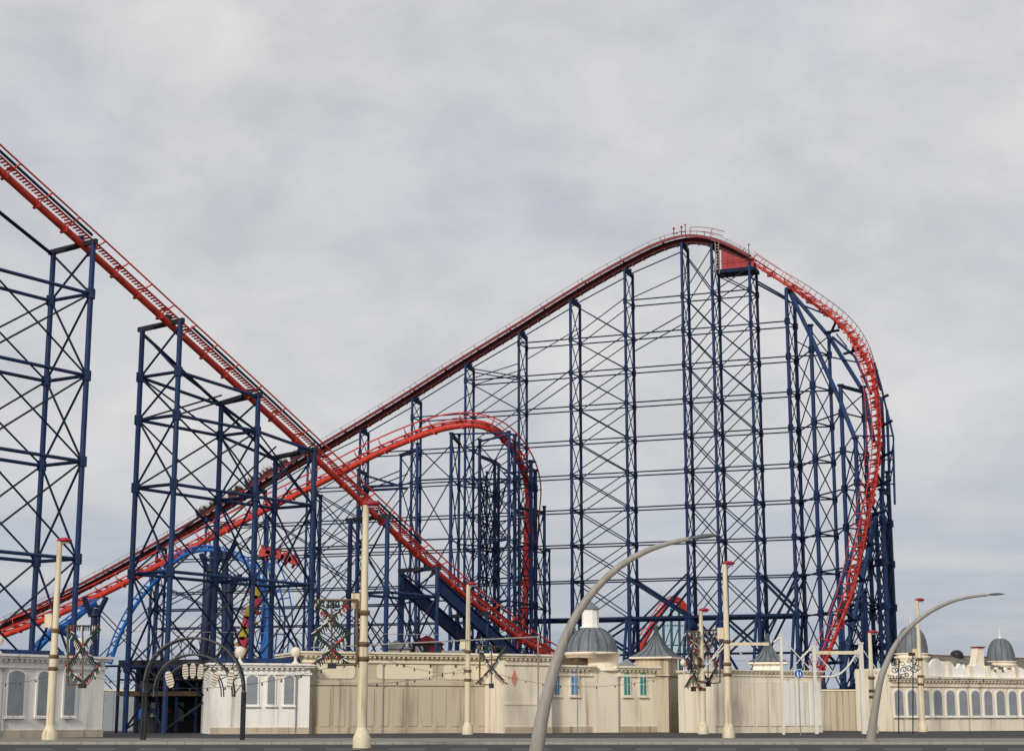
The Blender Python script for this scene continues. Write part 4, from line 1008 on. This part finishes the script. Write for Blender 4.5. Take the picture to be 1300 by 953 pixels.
# ------------------------------------------------------------------ illumination frames
def illum(px, ys, hw, Y, arm_px, lab, topbar=True, dark=False, swing=0):
    """stack of bulb-lined triangles and diamonds on a pole. ys: list of y where it crosses the pole / widest"""
    o = P(px, 862, Y); root = empty('illumination_frame', (o.x, o.y, 0), 0, lab, 'illumination', 'bulb lined frames hung from the lamp columns')
    def Q(a, b_): v = P(a, b_, Y)-Vector((o.x, o.y, 0)); v.y = 0; return v
    MB().tube([Q(px, ys[0]), Q(px, ys[-1]+2)], .05, 6).build('centre_pole', M_RUST, root)
    nb = {0: [], 1: [], 2: []}; fb = MB(); bulbs = [MB(), MB(), MB()]
    segs = []
    wide = True
    for i in range(len(ys)-1):
        y0, y1 = ys[i], ys[i+1]
        for s in (-1, 1):
            a = (px+s*hw, y0) if wide else (px, y0); c = (px, y1) if wide else (px+s*hw, y1); segs.append((a, c))
        wide = not wide
    if topbar: segs.append(((px-hw, ys[0]), (px+hw, ys[0])))
    for a, c in segs:
        A, C = Q(*a), Q(*c); fb.tube([A, C], .055, 5)
        L_ = (C-A).length; n = int(L_/.13); t = (C-A).normalized(); nn = Vector((-t.z, 0, t.x))
        for k in range(n):
            p = A+t*(k+.5)*.13
            for s in (-1, 1):
                r = random.random(); j = 0 if r < .2 else (1 if r < .32 else 2)
                d = (Vector((0, 0, -1))*.7+nn*s*.6).normalized()
                bulbs[j].tube([p+nn*s*.03, p+nn*s*.06+d*.26], .05, 5, True, .025)
    fb.build('frame_bar', M_DARK, root)
    for bb, m, nme in zip(bulbs, (M_BW, M_BR, M_TEAL if False else M_BG), ('white_bulb', 'red_bulb', 'green_bulb')): tag(bb.build(nme, m, root), kind='stuff')
    # carrying arm
    b = MB(); b.tube([Q(px, ys[-1]+1), Q(arm_px-3*(1 if arm_px > px else -1), ys[-1])], .06, 6); b.tube([Q(arm_px-3*(1 if arm_px > px else -1), ys[-1]), Q(arm_px-3*(1 if arm_px > px else -1), ys[0]-2)], .07, 6)
    b.tube([Q(px-hw, ys[0]-1), Q(arm_px-3*(1 if arm_px > px else -1), ys[0]-1)], .05, 6); b.build('bracket_frame', M_RUST, root)
    MB().box((-.2, -.2, Q(px, ys[-1]+5).z), (.2, .2, Q(px, ys[-1]-1).z)).build('junction_box', M_DARK, root)
def lampY(k): return lamps[k][1].y
illum(421, [762, 786, 804, 824, 843], 22, lampY(464.5)-.3, 456, 'colourful bulb lined frame of triangles left of the tallest lamp column')
illum(105, [794, 829-5, 833+12, 868], 21, lampY(76)-.3, 83, 'bulb lined diamond frame right of the far left lamp column')
illum(624, [820, 848, 868], 19, lampY(594.5)-.4, 606, 'dark bulb lined cross frame beside the slim lamp at the foot of the drop')
illum(880, [802, 820, 838, 856, 872], 9, lampY(889.5)-.5, 889, 'narrow bulb lined frame left of the shorter right lamp column')
illum(899, [800, 826, 846, 866], 12, lampY(889.5)+2, 917, 'bulb lined frame between the two right lamp columns')
# ball lamps near the right turret
for (px, py, lab) in ((868, 841, 'opal ball lamp just right of the square turret'), (906, 842, 'opal ball lamp just left of the right lamp column')):
    p = P(px, py, 150); root = empty('ball_lamp', (p.x, p.y, 0), 0, lab, 'lamp', 'opal ball lamps'); MB().tube([(0, 0, 0), (0, 0, p.z-.25)], .06, 8).build('pole', M_WSTEEL, root)
    MB().lathe([(max(.001, .32*math.sin(math.pi*i/10)), p.z-.32*math.cos(math.pi*i/10)) for i in range(11)], 16).build('globe', M_GLOBE, root)
# scroll ornament at the right building
root = empty('scroll_illumination', (P(1145, 850, 140).x, 140, 0), 0, 'dark wirework scrolls between the right curved lamp and its lamp column', 'illumination')
o = root.location
def Q(a, b_, Y=140): v = P(a, b_, Y); return v-o
random.seed(3)
for k in range(16):
    cx, cy = 1134+(k % 6)*6.2+random.uniform(-1.5, 1.5), 842+(k//6)*8+random.uniform(-2, 2)-(k % 6 > 2)*2; r0 = random.uniform(3, 5.5); s = random.choice((-1, 1)); a0 = random.uniform(0, 6)
    MB().tube([Q(cx+r0*(1-i/36)*math.cos(a0+s*i*.25), cy+r0*(1-i/36)*math.sin(a0+s*i*.25)) for i in range(30)], .035, 6).build('scroll', M_DARK, root)
for px in (1141, 1159): MB().tube([Q(px, 835 if px < 1150 else 829), Q(px, 934)], .05, 6).build('post', M_DARK, root)
MB().box(tuple(Q(1154, 832)-Vector((0, .2, 0))), tuple(Q(1161, 828)+Vector((0, .2, 0)))).build('control_box', mat('dark_maroon_box', (.06, .02, .03), .5), root)

# festoon strings
def festoon(a, c, Ya, Yc, sag, n, lab):
    A, C = P(*a, Ya), P(*c, Yc); root = empty('festoon_string', A.copy(), 0, lab, 'string lights', 'festoon strings along the front')
    pts = [A+(C-A)*t+Vector((0, 0, -sag*4*t*(1-t))) for t in [i/24 for i in range(25)]]
    MB().tube([p-A for p in pts], .012, 4).build('cable', M_DARK, root)
    me = meshof(MB().lathe([(.025, .0), (.03, -.05), (.055, -.1), (.04, -.15), (.005, -.17)], 8), 'bulb', M_DARK)
    for i in range(n):
        t = (i+.5)/n; p = A+(C-A)*t+Vector((0, 0, -sag*4*t*(1-t))); link('bulb', me, root, Matrix.Translation(p-A))
festoon((-20, 866), (76, 853), 112, lampY(76), .3, 5, 'sagging bulb string in front of the left white building')
festoon((76, 845), (421, 846), lampY(76), lampY(464.5), 1.2, 16, 'long bulb string spanning from the far left lamp past the metal arch')
festoon((464, 826), (595, 852), lampY(464.5), lampY(594.5), .5, 7, 'bulb string running right from the tallest lamp column')
festoon((464, 868), (595, 846), lampY(464.5), lampY(594.5), .25, 7, 'lower bulb string crossing the pale panels of the beige building')
festoon((595, 842), (920, 836), lampY(594.5), lampY(920), 1.9, 14, 'bulb string sagging across the domed pavilion')
festoon((920, 838), (1104, 838), lampY(920), 152, .05, 3, 'taut dark string across the right turret')
festoon((1104, 850), (1164, 856), 150, lampY(1164), .3, 4, 'short bulb string by the right curved lamp')
festoon((1164, 856), (1330, 862), lampY(1164), 166, .2, 9, 'bulb string along the scalloped parapet')
for (a, c, Y, lab) in (((395, 822), (683, 808), 128, 'long thin grey overhead pole in front of the foot of the drop'), ((160, 801), (560, 805), 170, 'overhead cable low behind the trestles')):
    A, C = P(*a, Y), P(*c, Y); root = empty('overhead_line', A.copy(), 0, lab, 'cable'); MB().tube([(0, 0, 0), C-A], .06 if Y < 150 else .03, 6).build('cable', M_GALV, root)
    bar('stay_post', Vector((C.x, C.y, 0)), C, .06, M_GALV, root) if Y < 150 else None

# ------------------------------------------------------------------ metal arch gate
Yg = 104
root = empty('metal_arch', (P(245, 862, Yg).x, Yg, 0), 0, 'dark metal entrance arch with white ribbed blades, right of the left white building', 'entrance arch')
o = root.location
def Qg(a, b_, dy=0): v = P(a, b_, Yg)-o; return Vector((v.x, dy, v.z))
def arc(cx, ytop, hw, yb, dy, n=28):
    pts = []
    for i in range(n+1):
        a = math.pi*i/n; pts.append(Qg(cx-hw*math.cos(a), yb-(yb-ytop)*math.sin(a)**.85, dy))
    return pts
for dy in (0, .9):
    for (yt, hw, yb, r, nm) in ((809, 63, 878, .062, 'outer_arch'), (830, 50, 884, .055, 'middle_arch'), (841, 36, 884, .04, 'inner_arch')):
        MB().tube(arc(245, yt, hw, yb, dy), r, 8).build(nm, M_DARK if dy else mat('grey_arch_tube', (.09, .085, .08), .45, .2, 4), root)
        if nm == 'outer_arch':
            for s in (-1, 1): bar('leg', o+Qg(245+s*hw, yb, dy), Vector((o.x+Qg(245+s*hw, yb).x, o.y+dy, .1)), .09, M_DARK, root)
A1, A2 = arc(245, 809, 63, 878, 0), arc(245, 830, 50, 884, 0); B1, B2 = arc(245, 809, 63, 878, .9), arc(245, 841, 36, 884, 0)
for i in range(1, 28):
    MB().tube([A1[i], A2[min(28, i+1)] if i % 2 else A2[i-1]], .03, 5).build('spoke', M_DARK, root); MB().tube([A1[i], B1[i]], .035, 5).build('cross_tie', M_DARK, root); MB().tube([A1[i], B1[min(28, i+2)]], .03, 5).build('lattice_rod', M_DARK, root)
    if i % 4 == 0: MB().tube([A2[i], B2[i]], .03, 5).build('spoke', M_DARK, root)
wb = mat('ivory_blade', (.66, .60, .50), .6, .1, 6)
for (px, yt, yb, tilt, wpx) in ((216, 852, 872, -16, 9), (236, 843, 861, -4, 7), (245.5, 842, 860, 0, 7), (255, 843, 861, 5, 7), (264, 847, 866, 20, 5), (273, 853, 872, 18, 8), (293, 850, 874, 6, 7)):
    c = Qg(px, (yt+yb)/2, -.15); hgt = (yb-yt)*Yg/2130.; wd = wpx*Yg/2130.
    mx = Matrix.Translation(c) @ Matrix.Rotation(R(tilt), 4, 'Y')
    bl = MB().prism([(-wd*.22, -hgt/2), (wd*.22, -hgt/2), (wd*.5, -hgt*.3), (wd*.5, hgt*.3), (wd*.25, hgt/2), (-wd*.25, hgt/2), (-wd*.5, hgt*.3), (-wd*.5, -hgt*.3)], -.06, .06).build('ribbed_blade', wb, root, mx)
    for k in range(5): MB().box((-wd*.46, -.085, -hgt*.36+k*hgt*.17), (wd*.46, -.061, -hgt*.36+k*hgt*.17+.035)).build('rib', M_RUST, bl)

# ------------------------------------------------------------------ white stayed structures at right
def canopy(label, posts, beam, stays, Y):
    o = P(posts[0][0], 862, Y); root = empty('stayed_gantry', (o.x, Y, 0), 0, label, 'gantry', 'white stayed gantries')
    for px, py, r in posts:
        p = P(px, py, Y); bar('post', (p.x, Y, 0), (p.x, Y, p.z), 1, M_WSTEEL, root, box=(r*2, r*2)); bar('post_cap', (p.x, Y, p.z), (p.x, Y, p.z+.12), 1, M_WSTEEL, root, box=(r*2.6, r*2.6))
    for a, c, h in beam: bar('beam', P(*a, Y), P(*c, Y), 1, M_LPOST, root, box=(.22, h))
    for st in stays:
        pl = [P(*q, Y)-root.location for q in st[:-1]]; sm = [q[0] for q in catmull([(q, 0) for q in pl], .15)] if len(pl) > 2 else pl
        MB().tube(sm, st[-1], 8).build('stay', M_WSTEEL, root)
canopy('white gantry with curved stay in front of the foot of the first drop', [(1033, 821, .13), (1092.5, 817, .17)], [((1034, 828), (1094, 828), .28)],
       [((1092, 820), (1085, 833), (1077, 845), (1066, 855), (1055, 858.5), (1042, 858), .085), ((1031, 821), (1016, 836), .09), ((1016, 836), (1003, 852), .05), ((1036, 829), (1062, 858), .05), ((1094, 822), (1112, 848), .04)], 144)
canopy('white gantry arm between the right lamp column and the right turret', [(991, 806, .11)], [((924, 817), (976, 817), .24)], [((991, 808), (982, 815), .09), ((992, 809), (1028, 848), .05), ((920, 820), (905, 836), .06), ((935, 822), (955, 848), .05), ((918, 816), (902, 838), (888, 858), .05)], 140)

# round blue sign
p = P(1014, 855, 128); root = empty('walking_sign', (p.x, p.y, 0), 0, 'round blue sign with white walking figures on the cream wall front', 'road sign')
MB().tube([(0, .06, .1), (0, .06, p.z+.4)], .04, 8).build('post', M_GALV, root)
def disc(r, y0, y1, n=28): return MB().prism([(r*math.cos(2*math.pi*i/n), p.z+r*math.sin(2*math.pi*i/n)) for i in range(n)], y0, y1)
disc(.36, -.02, .02).build('rim', M_SIGNW, root); disc(.325, -.03, -.021).build('face', M_SIGNB, root)
for (dx, s) in ((-.09, 1.05), (.13, .75)):
    z = p.z-.02
    b = MB(); b.lathe([(max(.001, .04*s*math.sin(math.pi*i/6)), -.04*s*math.cos(math.pi*i/6)) for i in range(7)], 10, (dx, -.04, z+.2*s))
    b.prism([(dx-.055*s, z+.14*s), (dx+.055*s, z+.14*s), (dx+.045*s, z-.03*s), (dx-.045*s, z-.03*s)], -.038, -.031)
    b.prism([(dx-.045*s, z-.02*s), (dx, z-.02*s), (dx-.04*s, z-.24*s), (dx-.08*s, z-.24*s)], -.037, -.031); b.prism([(dx, z-.02*s), (dx+.045*s, z-.02*s), (dx+.08*s, z-.24*s), (dx+.04*s, z-.24*s)], -.037, -.031)
    b.build('walking_figure', M_SIGNW, root)
